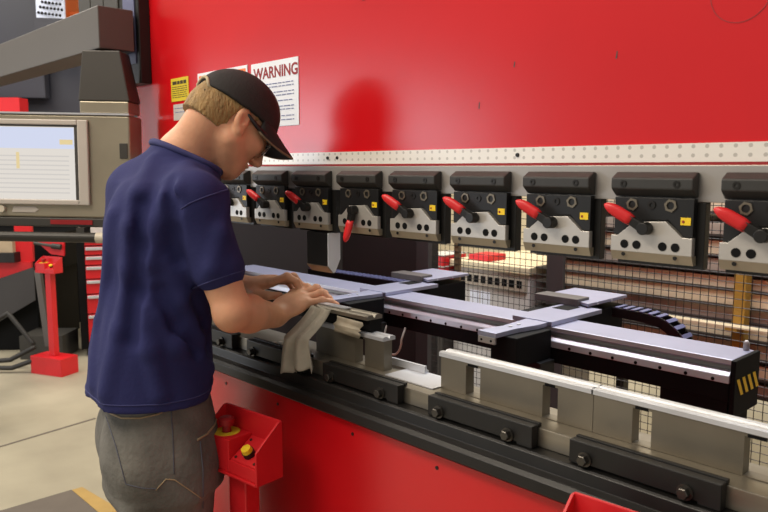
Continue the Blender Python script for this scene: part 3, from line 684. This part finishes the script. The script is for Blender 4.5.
# ------------------------------------------------------------------ person (continuous body and fitted clothes from smooth-blended volumes)
class Field:
    def __init__(s, lo, hi, h):
        s.lo = np.array(lo, float); s.h = h; s.n = np.ceil((np.array(hi)-s.lo)/h).astype(int)+1
        s.f = np.full(s.n, 1.0, np.float32)
    def sub(s, lo, hi):
        a = np.clip(np.floor((np.array(lo)-s.lo)/s.h).astype(int), 0, s.n-1); b = np.clip(np.ceil((np.array(hi)-s.lo)/s.h).astype(int)+1, 1, s.n)
        sl = tuple(slice(x, y) for x, y in zip(a, b))
        ax = [s.lo[i]+np.arange(a[i], b[i])*s.h for i in range(3)]
        return sl, np.stack(np.meshgrid(*ax, indexing='ij'), -1)
    def _apply(s, lo, hi, fn, k, op):
        p = max(k, .004)+3*s.h
        sl, P = s.sub(np.array(lo)-p, np.array(hi)+p)
        if P.size == 0: return
        d = fn(P).astype(np.float32); f = s.f[sl]
        if op == 'u':
            if k > 0: h = np.clip(.5+.5*(d-f)/k, 0, 1); s.f[sl] = d*(1-h)+f*h-k*h*(1-h)
            else: s.f[sl] = np.minimum(f, d)
        elif op == 's':
            d = -d
            h = np.clip(.5-.5*(d-f)/k, 0, 1); s.f[sl] = d*(1-h)+f*h+k*h*(1-h)
    def cone(s, a, b, ra, rb, k=.02, op='u'):
        a = np.array(a, float); b = np.array(b, float); r = max(ra, rb); ab = b-a; L = ab@ab
        def fn(P):
            q = P-a; t = np.clip(q@ab/L, 0, 1); return np.linalg.norm(q-t[..., None]*ab, axis=-1)-(ra+(rb-ra)*t)
        s._apply(np.minimum(a, b)-r, np.maximum(a, b)+r, fn, k, op)
    def chain(s, pts, rs, k=.01, op='u'):
        for i in range(len(pts)-1): s.cone(pts[i], pts[i+1], rs[i], rs[i+1], k if i == 0 else min(k, .004), op)
    def ell(s, c, ax, rad, k=.02, op='u'):
        c = np.array(c, float); A_ = np.array(ax, float); rad = np.array(rad, float)
        def fn(P):
            q = (P-c)@A_.T; k0 = np.linalg.norm(q/rad, axis=-1)+1e-9; k1 = np.linalg.norm(q/rad**2, axis=-1)+1e-9; return k0*(k0-1)/k1
        R = max(rad); s._apply(c-R, c+R, fn, k, op)
    def loft(s, org, rv, fv, rows, k=.03, n=2.4):
        # rows: z, centre r, centre f, half r, half f
        R = np.array(sorted(rows), float); org = np.array(org, float); rv = np.array(rv, float); fv = np.array(fv, float); m = R[:, 3:].max()+.08
        def fn(P):
            q = P-org; z = P[..., 2]; v = [np.interp(z, R[:, 0], R[:, i]) for i in range(1, 5)]
            x = (q@rv-v[0]); y = (q@fv-v[1]); e = ((np.abs(x)/v[2])**n+(np.abs(y)/v[3])**n)**(1/n)
            d = (e-1)*np.minimum(v[2], v[3])*.9
            return np.maximum(d, np.maximum(R[0, 0]-z, z-R[-1, 0]))
        s._apply([org[0]-m, org[1]-m, R[0, 0]], [org[0]+m, org[1]+m, R[-1, 0]], fn, k, 'u')
    def cut(s, p, nrm):   # keep the side nrm points away from
        nrm = np.array(nrm, float); nrm /= np.linalg.norm(nrm)
        sl, P = s.sub(s.lo, s.lo+s.h*s.n); s.f = np.maximum(s.f, ((P-np.array(p))@nrm).astype(np.float32))
    def cutfn(s, fn):
        sl, P = s.sub(s.lo, s.lo+s.h*s.n); s.f = np.maximum(s.f, fn(P).astype(np.float32))
    def disp(s, fn, lo=None, hi=None):
        sl, P = s.sub(s.lo if lo is None else lo, s.lo+s.h*s.n if hi is None else hi); s.f[sl] = s.f[sl]+fn(P).astype(np.float32)
    def mesh(s):
        f = s.f; n = s.n; sg = f < 0
        cells = tuple(x-1 for x in n); cnt = np.zeros(cells, np.int8)
        for i in (0, 1):
            for j in (0, 1):
                for k in (0, 1): cnt += sg[i:i+cells[0], j:j+cells[1], k:k+cells[2]]
        act = (cnt > 0) & (cnt < 8); idx = np.full(cells, -1, np.int64); ii = np.argwhere(act); idx[act] = np.arange(len(ii))
        acc = np.zeros((len(ii), 3)); c = np.zeros(len(ii))
        cor = [(0, 0, 0), (1, 0, 0), (0, 1, 0), (1, 1, 0), (0, 0, 1), (1, 0, 1), (0, 1, 1), (1, 1, 1)]
        val = {q: f[ii[:, 0]+q[0], ii[:, 1]+q[1], ii[:, 2]+q[2]].astype(float) for q in cor}
        for a in cor:
            for d in range(3):
                if a[d] == 0:
                    b = list(a); b[d] = 1; b = tuple(b); va, vb = val[a], val[b]; m = (va < 0) != (vb < 0)
                    t = np.where(m, va/np.where(m, va-vb, 1), 0); p = np.array(a, float)[None]+t[:, None]*(np.array(b)-np.array(a))
                    acc[m] += p[m]; c[m] += 1
        vs = s.lo+(ii+acc/c[:, None])*s.h; faces = []
        for d in range(3):
            e = [0, 0, 0]; e[d] = 1; u, v = (d+1) % 3, (d+2) % 3
            A0 = sg[:n[0]-e[0], :n[1]-e[1], :n[2]-e[2]]; B0 = sg[e[0]:, e[1]:, e[2]:]
            X = np.argwhere(A0 != B0); X = X[(X[:, u] > 0) & (X[:, v] > 0) & (X[:, u] < n[u]-1) & (X[:, v] < n[v]-1)]
            q = []
            for (du, dv) in ((-1, -1), (0, -1), (0, 0), (-1, 0)):
                y = X.copy(); y[:, u] += du; y[:, v] += dv; q.append(idx[y[:, 0], y[:, 1], y[:, 2]])
            q = np.stack(q, 1); fl = ~A0[X[:, 0], X[:, 1], X[:, 2]]; q[fl] = q[fl][:, ::-1]; faces.append(q[(q >= 0).all(1)])
        return vs, np.concatenate(faces)
    def build(s, name, m, parent, at=None, it=2):
        vs, fs = s.mesh(); off = np.array(ABS[parent] if parent is not None else at)
        me = bpy.data.meshes.new(name); me.from_pydata((vs-off).tolist(), [], fs.tolist()); me.validate(); me.materials.append(M[m])
        me.polygons.foreach_set('use_smooth', [True]*len(me.polygons))
        o = bpy.data.objects.new(name, me); COL.objects.link(o); ABS[o] = Vector(off)
        if parent is not None: o.parent = parent
        else: o.location = off
        if it: q = o.modifiers.new('soft', 'SMOOTH'); q.iterations = it; q.factor = .5
        return o
npv = lambda *a: np.array(a, float)
TA = math.radians(18)
tf = npv(math.sin(TA), math.cos(TA), 0); tr = npv(math.cos(TA), -math.sin(TA), 0); uz = npv(0, 0, 1)
HC = npv(-1.545, .712, 0)
def T(r, f, z): return HC+tr*r+tf*f+uz*z
# head frame
HY, HP = math.radians(10), math.radians(43)
hh = npv(math.sin(HY), math.cos(HY), 0); hF = hh*math.cos(HP)-uz*math.sin(HP); hU = uz*math.cos(HP)+hh*math.sin(HP); hR = np.cross(hF, hU)
HD = npv(-1.4425, .902, 1.611); HS = .925
def Hd(r, f, u): return HD+(hR*r+hF*f+hU*u)*HS
def Hc(r, f, u): return HD+(hR*r+cF*f+cU*u)*HS
# arms
shR = T(.165, .092, 1.430); shL = T(-.150, .135, 1.430)
elR = npv(-1.289, .790, 1.205); wrR = npv(-1.392, .965, 1.158)
elL = npv(-1.690, .920, 1.19); wrL = npv(-1.566, .985, 1.206)
def norm(v): return v/np.linalg.norm(v)
# hands: list of finger joint chains
def hand(wr, g, back, width, flip, curls, thumb):
    g = norm(g); bk = norm(back-g*(back@g)); w_ = np.cross(g, bk)*flip       # w_ points to the little finger
    H = {}
    kn = []
    offs = [(-.030, .086), (-.010, .091), (.011, .087), (.030, .078)]
    lens = [(.045, .027, .022), (.049, .031, .023), (.045, .029, .022), (.037, .023, .020)]
    fing = []
    for (o, l), ls, cu_ in zip(offs, lens, curls):
        p = wr+g*l+w_*o*width+bk*(.002-abs(o)*.12); ch = [p]; a = cu_[0]; d = g*math.cos(a)-bk*math.sin(a)+w_*cu_[3]; d = norm(d)
        ax = np.cross(d, bk); 
        cur = a
        for j in range(3):
            if j: cur += cu_[j]
            d = norm(g*math.cos(cur)-bk*math.sin(cur)+w_*cu_[3]); ch.append(ch[-1]+d*ls[j])
        fing.append(ch)
    th = [wr+g*.022-w_*.020*width-bk*.006]
    for (dg, dw, db, L) in thumb: th.append(th[-1]+norm(g*dg-w_*dw-bk*db)*L)
    return g, bk, w_, fing, th
RH = hand(wrR, npv(-.004, .078, .032), npv(.20, -.35, .92), 1.0, 1,
          [(.10, .70, .5, .12), (.12, .80, .55, .20), (.15, .80, .55, .28), (.20, .35, .30, .44)],
          [(.75, .75, .35, .040), (.9, .25, .55, .032), (.95, -.1, .5, .026)])
LH = hand(wrL, npv(.072, .062, .016), npv(.02, .12, .98), 1.0, -1,
          [(-.15, .75, .70, -.10), (.0, .95, .70, .0), (.10, 1.0, .70, .05), (.2, 1.0, .7, .10)],
          [(.80, .75, .45, .042), (1.0, .15, .35, .034), (1.0, -.25, .1, .026)])
B_ = Field((-1.92, .44, .86), (-1.14, 1.20, 1.74), .0033)
# torso core (under the shirt), neck
B_.loft(HC, tr, tf, [(.87, 0, .035, .13, .085), (.95, 0, .032, .13, .085), (1.1, 0, .03, .130, .085), (1.3, 0, .05, .150, .09), (1.42, 0, .07, .14, .085), (1.5, 0, .095, .07, .06)], .02)
B_.cone(T(.0, .09, 1.46), T(0, .10, 1.52), .060, .058, .03)
B_.cone(T(0, .10, 1.505), Hd(0, -.040, -.045), .059, .055, .03)
B_.cone(T(-.02, .085, 1.45), T(-.12, .085, 1.42), .04, .035, .03); B_.cone(T(.02, .085, 1.45), T(.12, .085, 1.42), .04, .035, .03)
# head
HA = [hR/HS, hF/HS, hU/HS]
B_.ell(Hd(0, -.004, .018), HA, (.075, .096, .090), .03)
B_.ell(Hd(0, .035, -.040), HA, (.062, .058, .075), .03)
B_.cone(Hd(.0, .066, -.098), Hd(0, .070, -.104), .024, .022, .03)         # chin
for sx in (-1, 1):
    B_.cone(Hd(sx*.056, .012, -.062), Hd(sx*.022, .066, -.100), .022, .019, .025)   # jaw
    B_.ell(Hd(sx*.047, .062, -.028), HA, (.020, .024, .022), .02)           # cheek bone
    B_.ell(Hd(sx*.031, .086, .000), HA, (.017, .014, .012), .012, 's')        # eye socket
    B_.ell(Hd(sx*.031, .076, -.001), HA, (.013, .013, .013), .004)            # eyeball with lid
    B_.ell(Hd(sx*.012, .104, -.047), HA, (.008, .010, .007), .006)            # nostril wing
B_.cone(Hd(0, .090, .006), Hd(0, .113, -.038), .010, .0105, .012); B_.ell(Hd(0, .114, -.041), HA, (.011, .011, .0095), .008)
B_.ell(Hd(0, .094, -.070), HA, (.023, .010, .0065), .006); B_.ell(Hd(0, .091, -.081), HA, (.020, .010, .0065), .006)
B_.ell(Hd(0, .106, -.0755), HA, (.022, .012, .0018), .002, 's')
for sx in (-1, 1):                                                       # ears
    eA = [hR/HS, norm(hF*.95+hU*.3)/HS, norm(hU*.95-hF*.3)/HS]
    B_.ell(Hd(sx*.078, -.004, -.016), eA, (.010, .0185, .032), .006)
    B_.ell(Hd(sx*.088, -.000, -.012), eA, (.007, .010, .020), .004, 's')
    B_.ell(Hd(sx*.079, .008, -.040), HA, (.008, .009, .010), .006)
    B_.cone(Hd(sx*.082, .006, -.022), Hd(sx*.080, .010, -.016), .0055, .0045, .004)
# arms
for sh, el, wr, (g, bk, w_, fing, th) in ((shR, elR, wrR, RH), (shL, elL, wrL, LH)):
    B_.cone(sh, sh+(el-sh)*.55, .050, .045, .03); B_.cone(sh+(el-sh)*.5, el, .044, .037, .015)
    ua = norm(el-sh); fa = norm(wr-el)
    B_.ell(el-fa*.008+ua*.004, np.eye(3), (.034, .034, .034), .015)
    B_.cone(el, el+(wr-el)*.35, .037, .040, .015); B_.cone(el+(wr-el)*.35, wr, .040, .0275, .015)
    # wrist flattened + palm
    B_.ell(wr+g*.005, [w_, g, bk], (.030, .030, .021), .015)
    B_.ell(wr+g*.052, [w_, g, bk], (.044, .052, .019), .012)
    B_.ell(wr+g*.035-w_*.020-bk*.006, [w_, g, bk], (.020, .032, .018), .010)
    rr = [(.0106, .0100, .0090, .0078), (.0108, .0101, .0092, .0080), (.0104, .0097, .0088, .0076), (.0094, .0088, .0080, .0068)]
    for ch, r_ in zip(fing, rr):
        B_.cone(wr+(ch[0]-wr)*.45, ch[0], .010, .0105, .008)
        B_.chain(ch, r_, .004)
        for j in (0, 1): B_.ell(ch[j]+bk*.0015, np.eye(3), (r_[j]+.0012,)*3, .003)
    B_.chain(th, (.0145, .0125, .0105, .0085), .006)
person = B_.build('person', 'skin', None, at=(HC[0], HC[1], 0), it=2)
tag(person, 'person in navy t-shirt, grey jeans and black cap bending over the dies', 'person')
print('person verts', len(person.data.vertices))
# hair
Hf = Field(HD-.14, HD+.14, .003)
Hf.ell(Hd(0, -.010, .016), HA, (.081, .0985, .092), .0)
Hf.cone(Hd(0, -.05, -.075), Hd(0, -.05, -.03), .054, .062, .02)
Hf.cutfn(lambda P: np.maximum.reduce([((P-HD)@hF)-.018-.5*((P-HD)@hU), -((P-HD)@hU)-.060,
    -(np.sqrt((((P-Hd(.08, .002, -.022))@hF)/.025)**2+(((P-Hd(.08, .002, -.022))@hU)/.040)**2)-1)*.03]))
Hf.disp(lambda P: .0012*np.sin(P[..., 0]*900)*np.sin(P[..., 1]*850)*np.sin(P[..., 2]*500))
Hf.build('hair', 'hair', person, it=1)
# cap
Cf = Field(HD-.16, HD+.16, .003)
CT = math.radians(-15)
cU = hU*math.cos(CT)+hF*math.sin(CT); cF = hF*math.cos(CT)-hU*math.sin(CT)
CA = [hR/HS, cF/HS, cU/HS]
Cf.ell(Hc(0, -.004, .014), CA, (.0905, .112, .100), 0)
Cf.cutfn(lambda P: -((P-HD)@cU)+.013-.13*np.maximum(0, ((P-HD)@cF))+np.maximum(0, -.02-((P-HD)@cF))*.15)
op_c = Hc(0, -.115, .020)
Cf.ell(op_c, CA, (.033, .03, .024), .004, 's')
cap_o = Cf.build('cap', 'cap', person, it=2); cap_o['label'] = 'charcoal baseball cap'
bvh_c = None
def bvh_of(o):
    dg = bpy.context.evaluated_depsgraph_get(); bpy.context.view_layer.update(); e = o.evaluated_get(dg); me = e.to_mesh(); off = ABS[o]
    t = BVHTree.FromPolygons([v.co+off for v in me.vertices], [tuple(p.vertices) for p in me.polygons]); e.to_mesh_clear(); return t
bc = bvh_of(cap_o)
def on_surf(bv, pts, direc=None, lift=.001):
    out = []
    for p in pts:
        p = Vector(p)
        if direc is not None:
            d = Vector(direc).normalized(); h = bv.ray_cast(p-d*.5, d)
            if h[0] is None: continue
            out.append(h[0]+h[1]*lift*(1 if h[1].dot(d) < 0 else -1))
        else:
            h = bv.find_nearest(p); out.append(h[0]+(p-h[0]).normalized()*lift if (p-h[0]).length > 1e-5 else h[0])
    return out
# brim
NB, NL = 22, 9; vs = []; 
for i in range(NL+1):
    t = i/NL
    for j in range(NB+1):
        a = (j/NB*2-1)
        x = .082*math.sin(a*1.45)/math.sin(1.45)
        f0 = .108*math.sqrt(max(0, 1-(x/.0905)**2))-.006
        fend = f0+.072*(1-abs(a)**3.0)
        f = f0+(fend-f0)*t; u = .030-.004-(f-f0)*.40-(x/.082)**2*.030*t-.004
        vs.append(Hc(x, f, u-.010))
fs = [(i*(NB+1)+j, i*(NB+1)+j+1, (i+1)*(NB+1)+j+1, (i+1)*(NB+1)+j) for i in range(NL) for j in range(NB)]
bmesh_ = MB().add(vs, fs); br = bmesh_.build('brim', 'cap', cap_o, smooth=True); q = br.modifiers.new('t', 'SOLIDIFY'); q.thickness = .005; q.offset = 0
MB().tube([vs[NL*(NB+1)+j] for j in range(NB+1)], .0028, 8).build('brim_piping', 'piping', cap_o, smooth=True)
sp_ = [Hc(.092*math.sin(.62)*math.cos(a), .112*math.cos(a)*math.cos(.30), .014+.1*math.sin(a)) for a in np.linspace(.06, 1.45, 16)]
MB().tube(on_surf(bc, sp_, None, .0004), .0012, 6).build('seam_piping', 'piping', cap_o, smooth=True)
arch = [op_c+hR*(.038*math.cos(a))+cU*(.030*math.sin(a)-.004)-cF*.01 for a in np.linspace(.15, math.pi-.15, 14)]
MB().tube(on_surf(bc, arch, tuple(cF), .0008), .0035, 6).build('embroidered_arch', 'logo', cap_o, smooth=True)
MB().add([op_c+hR*x+cU*z-cF*(-.002+y) for (x, y, z) in ((-.036, -.006, -.018), (.036, -.006, -.018), (.036, -.006, -.006), (-.036, -.006, -.006))], [(0, 1, 2, 3)]).build('strap', 'cap', cap_o).modifiers.new('t', 'SOLIDIFY').thickness = .003
# safety glasses
gl = MB()
for sx in (-1, 1): gl.tube([Hd(sx*.079, -.010, .004), Hd(sx*.081, .030, -.001), Hd(sx*.078, .060, -.002), Hd(sx*.066, .088, -.002)], [.0040, .0052, .0062, .0058], 8)
gl.tube([Hd(x, .104-.55*x*x*8, .010) for x in np.linspace(-.064, .064, 11)], .0028, 8)
go = gl.build('safety_glasses', 'glassframe', person, smooth=True)
for sx in (-1, 1):
    vs = []; 
    for i in range(7):
        x = sx*(.010+.054*i/6)
        for u in (.010, -.006, -.024, -.034): vs.append(Hd(x, .106-.5*x*x*8-(0 if u > -.03 else .004), u))
    fs = [(i*4+j, i*4+j+1, (i+1)*4+j+1, (i+1)*4+j) for i in range(6) for j in range(3)]
    l_ = MB().add(vs, fs).build('lens', 'lens', go, smooth=True); l_.modifiers.new('t', 'SOLIDIFY').thickness = .0015
# shirt
S_ = Field((-1.98, .40, .90), (-1.14, 1.08, 1.62), .005)
rows = [(.94, 0, .010, .180, .138), (1.0, 0, .012, .178, .137), (1.1, 0, .018, .173, .130), (1.2, 0, .033, .168, .120), (1.31, 0, .052, .172, .112),
        (1.38, 0, .062, .172, .106), (1.43, 0, .070, .164, .100), (1.47, 0, .076, .148, .102), (1.50, 0, .090, .118, .090), (1.525, 0, .100, .088, .080), (1.55, 0, .106, .074, .071), (1.58, 0, .110, .068, .066)]
S_.loft(HC, tr, tf, rows, .0, 2.3)
for sh, el, s_ in ((shR, elR, 1), (shL, elL, -1)):
    ax = norm(el-sh); e = sh+(el-sh)*.60
    S_.cone(sh-tr*s_*.05+uz*.005, sh, .058, .060, .035)
    S_.cone(sh, e, .061, .0535, .030)
    S_.cone(e-ax*.012, e, .053, .054, .004)
    def fn(P, e=e, ax=ax, sh=sh): 
        far = np.linalg.norm((P-e)-((P-e)@ax)[..., None]*ax, axis=-1) < .095
        return np.where(far & ((P-e)@ax > -.05), (P-e)@ax, -1.0)
    sl, P = S_.sub(e-.12, e+.12); S_.f[sl] = np.maximum(S_.f[sl], np.where(P[..., 2] < e[2]+.06, np.where(np.linalg.norm((P-e)-((P-e)@ax)[..., None]*ax, axis=-1) < (.075 if s_ > 0 else .07), (P-e)@ax if s_ else 0, -1), -1).astype(np.float32)) if False else S_.f[sl]
S_.ell(T(.07, -.015, 1.37), np.eye(3), (.08, .055, .09), .05); S_.ell(T(-.06, -.005, 1.36), np.eye(3), (.08, .055, .09), .05)
# folds: ridges of cloth down the back and side, drag lines under the arm
def ridge(pts, r, k=.03): 
    for a, b in zip(pts, pts[1:]): S_.cone(a, b, r, r, k)
S_.ell(T(-.055, .032, 1.455), np.eye(3), (.10, .085, .068), .04)
def vall(pts, r, k=.02):
    for a, b in zip(pts, pts[1:]): S_.cone(a, b, r, r, k, 's')
_v, _f = S_.mesh(); b0 = BVHTree.FromPolygons(_v.tolist(), _f.tolist())
def on_shirt(bv, pts, depth=0., n=1):
    P_ = [np.array(p, float) for p in pts]; Q_ = []
    for a, b in zip(P_, P_[1:]): Q_ += [a+(b-a)*t/n for t in range(n)]
    Q_.append(P_[-1]); out = []
    for x, y in Q_:
        d = (scr(x, y, 1.0)-cam.location).normalized(); h = bv.ray_cast(cam.location, d)
        if h[0] is not None: out.append(np.array(h[0]-h[1]*depth*(1 if h[1].dot(d) < 0 else -1)))
    return out
for pts, r, dp, k in (([(152, 160), (139, 192), (131, 225), (127, 270), (119, 330), (106, 392)], .012, .007, .025),
                      ([(188, 166), (170, 192), (158, 225), (150, 262)], .012, .008, .030),
                      ([(112, 215), (104, 260), (98, 320), (92, 385)], .011, .008, .025),
                      ([(226, 192), (222, 232), (212, 268)], .010, .006, .022),
                      ([(205, 335), (185, 300), (172, 262)], .010, .006, .028),
                      ([(210, 368), (180, 345), (158, 318)], .010, .006, .028),
                      ([(160, 395), (150, 350), (144, 310)], .010, .006, .026)): ridge(on_shirt(b0, pts, dp), r, k)
for pts, r, dp, k in (([(171, 180), (173, 205), (175, 232), (180, 258)], .008, -.0045, .022),
                      ([(141, 205), (141, 245), (138, 290), (132, 340)], .008, -.004, .024),
                      ([(194, 300), (203, 322), (209, 345)], .009, -.005, .022),
                      ([(196, 352), (176, 326), (160, 292)], .008, -.004, .024)): vall(on_shirt(b0, pts, dp), r, k)
S_.disp(lambda P: .0022*np.sin((P@tr)*46+np.sin(P[..., 2]*11)*1.3+(P@tf)*22)*np.clip((1.42-P[..., 2])*5, 0, 1)+.0016*np.sin(P[..., 2]*38+(P@tr)*30)*np.clip((1.3-P[..., 2])*4, 0, 1))
# hem, collar
S_.cutfn(lambda P: (1.002+.004*np.sin(((P-HC)@tr)*30))-P[..., 2])
S_.cut(T(0, .10, 1.533), (tf[0]*.45, tf[1]*.45, .893))
for s_, sh, el in ((1, shR, elR), (-1, shL, elL)):
    pass
shirt = S_.build('t_shirt', 'shirt', person, it=3); shirt['label'] = 'navy short sleeved t-shirt'
bs_ = bvh_of(shirt)
# collar rib
cn_ = norm(npv(tf[0]*.45, tf[1]*.45, .893)); cc = T(0, .10, 1.533); cu1 = tr; cv1 = np.cross(cn_, cu1)
ring = []
for a in np.linspace(0, 2*math.pi, 40, endpoint=False):
    d = cu1*math.cos(a)+cv1*math.sin(a); c0 = cc-cn_*.006; h = bs_.ray_cast(Vector(c0+d*.3), Vector(-d)); 
    if h[0] is not None: ring.append(h[0])
MB().tube(ring, .0075, 8, closed=True).build('collar', 'shirtseam', shirt, smooth=True)
hem = []
for a in np.linspace(0, 2*math.pi, 70, endpoint=False):
    d = tr*math.cos(a)+tf*math.sin(a); z = 1.002+.016
    h = bs_.ray_cast(Vector(T(0, 0, z)+d*.4), Vector(-d)); 
    if h[0] is not None: hem.append(h[0])
MB().tube(hem, .0016, 6, closed=True).build('hem_stitch', 'shirtseam', shirt, smooth=True)
for sh, el in ((shR, elR), (shL, elL)):
    ax = norm(el-sh); e = sh+(el-sh)*.60; u_ = norm(np.cross(ax, tf)); v_ = np.cross(ax, u_)
    # sleeve hem stitch and armhole seam
    pts = [h[0] for h in (bs_.ray_cast(Vector(e-ax*(-.022)+(u_*math.cos(a)+v_*math.sin(a))*.11), Vector(-(u_*math.cos(a)+v_*math.sin(a)))) for a in np.linspace(0, 2*math.pi, 30, endpoint=False)) if h[0] is not None and (h[0]-Vector(e)).length < .085]
    if len(pts) > 6: MB().tube(pts, .0014, 6, closed=len(pts) > 28).build('sleeve_stitch', 'shirtseam', shirt, smooth=True)
MB().tube([Vector(p) for p in on_shirt(bs_, [(181, 209), (190, 203), (205, 197), (220, 192), (230, 189), (236, 198)], -.0003, 5)], .0014, 6).build('armhole_seam', 'shirtseam', shirt, smooth=True)
# jeans
J_ = Field((-1.86, .42, .05), (-1.22, .98, 1.03), .006)
J_.loft(HC, tr, tf, [(.80, 0, .038, .178, .127), (.86, 0, .036, .178, .127), (.92, 0, .031, .172, .122), (1.02, 0, .026, .158, .108)], .0, 2.4)
for s_ in (-1, 1):
    hp_ = T(s_*.084, .036, .84); kn_ = T(s_*.100, .02, .48); an_ = T(s_*.098, -.09, .10)
    J_.cone(hp_, kn_, .098, .082, .03); J_.cone(kn_, an_, .082, .072, .02)
    for z in (.10, .135, .17): J_.ell(T(s_*.098, -.088+.005*math.sin(z*90), z), np.eye(3), (.079, .079, .016), .02)
J_.ell(T(.085, -.045, .87), np.eye(3), (.08, .05, .08), .05); J_.ell(T(-.085, -.045, .87), np.eye(3), (.08, .05, .08), .05)
for a, b in (((.03, -.078, .80), (.14, -.055, .77)), ((.14, -.05, .77), (.165, .04, .74)), ((.15, -.025, .84), (.165, .07, .80))): J_.cone(T(*a), T(*b), .012, .010, .03)
for a, b in (((.02, -.100, .772), (.13, -.078, .748)), ((.01, -.085, .80), (.0, -.055, .6))): J_.cone(T(*a), T(*b), .008, .008, .02, 's')
J_.disp(lambda P: .003*np.sin(P[..., 2]*42+(P@tr)*25+np.sin((P@tf)*30))*np.clip((.9-P[..., 2])*6, 0, 1))
jeans = J_.build('jeans', 'jeans', person, it=2); jeans['label'] = 'worn grey jeans'
bj = bvh_of(jeans)
def jl(pts, n=8):
    out = []
    for a, b in zip(pts, pts[1:]): out += [a+(b-a)*t/n for t in range(n)]
    out.append(pts[-1]); return [Vector(h[0])+h[1]*.0006 for h in (bj.find_nearest(Vector(p)) for p in out)]
# back pocket opening, pocket outline, front pocket scoop, side seam
def cast(pts, n=6):
    out = []
    P_ = [np.array(p, float) for p in pts]; Q_ = []
    for a, b in zip(P_, P_[1:]): Q_ += [a+(b-a)*t/n for t in range(n)]
    Q_.append(P_[-1])
    for x, y in Q_:
        d = (scr(x, y, 1.0)-cam.location).normalized(); h = bj.ray_cast(cam.location, d)
        if h[0] is not None: out.append(h[0]+h[1]*.0006*(1 if h[1].dot(d) < 0 else -1))
    return out
MB().tube(cast([(104, 405), (110, 413), (122, 418), (140, 418), (158, 414), (168, 409), (170, 403)]), .0022, 6).build('pocket_stitch', 'stitch', jeans, smooth=True)
MB().tube(cast([(106, 416), (116, 446), (126, 484), (142, 488), (158, 489)]), .0011, 6).build('pocket_outline', 'denimblue', jeans, smooth=True)
MB().tube(cast([(171, 408), (173, 440), (174, 474)]), .0011, 6).build('pocket_outline', 'denimblue', jeans, smooth=True)
MB().tube(cast([(218, 411), (215, 424), (207, 434), (197, 440)]), .0024, 6).build('pocket_stitch', 'stitch', jeans, smooth=True)
MB().tube(cast([(200, 441), (203, 470), (203, 508)]), .0014, 6).build('side_seam', 'denimblue', jeans, smooth=True)
MB().tube(cast([(156, 490), (166, 479), (175, 480), (188, 489), (201, 498)]), .0014, 6).build('patch_stitch', 'stitch', jeans, smooth=True)
for s_ in (-1, 1):
    F_ = Field(T(s_*.1, -.02, 0)-.19, T(s_*.1, -.02, 0)+.19, .006)
    F_.cone(T(s_*.1, -.10, .09), T(s_*.1, -.105, .055), .05, .046, .02); F_.cone(T(s_*.1, -.12, .045), T(s_*.11, .055, .038), .043, .042, .03); F_.cone(T(s_*.1, -.06, .07), T(s_*.108, .04, .045), .045, .036, .03)
    F_.cutfn(lambda P: .004-P[..., 2]); F_.build('boot', 'shoe', person, it=1)
# rag held under the right hand
rg = MB(); NU, NV = 28, 24; vs = []
for j in range(NV+1):
    t = j/NV
    for i in range(NU+1):
        u = i/NU
        wdt = .070+.050*t+.008*math.sin(t*5+u*3); x = -1.316+(u-.5)*wdt-.006*t+.004*math.sin(t*7)
        y = 1.043-.072*min(1, t*2.2)**1.2+.0075*math.sin(u*13+t*2.5)*(.5+t)-.004+.003*math.sin(u*26+t*4); z = 1.178-.138*t-.012*t*math.sin(u*5+.6)-.004*t*math.sin(u*19)
        vs.append((x, y, z))
fs = [(j*(NU+1)+i, j*(NU+1)+i+1, (j+1)*(NU+1)+i+1, (j+1)*(NU+1)+i) for j in range(NV) for i in range(NU)]
ro = rg.add(vs, fs).build('shop_rag', 'cloth', None, smooth=True); ro.modifiers.new('t', 'SOLIDIFY').thickness = .0015
tag(ro, 'crumpled grey rag hanging from the right hand over the rail', 'cloth')
# thin strip being bent, held on the vee
wp = MB().prism([(1.062, 1.1795), (1.062, 1.1815), (1.083, 1.1815), (1.083, 1.1795)], 'x', -1.40, -1.255).build('work_strip', 'bright', None)
tag(wp, 'thin bright metal strip under the fingertips on the vee die', 'metal strip')
# bright scrap chips on the rail
for k in range(6):
    x = -1.475+k*.017; c = Vector((x, 1.02+.008*((k*7) % 3), 1.0662)); b = MB()
    b.box(c.x-.006, c.x+.007, c.y-.005, c.y+.006, c.z+.0003, c.z+.006+.002*(k % 3))
    tag(b.build('scrap_chip', 'chipwhite', None, .0015), 'small bright metal scrap chip on the rail below the forearm', 'scrap chip', 'bright chips on the rail')
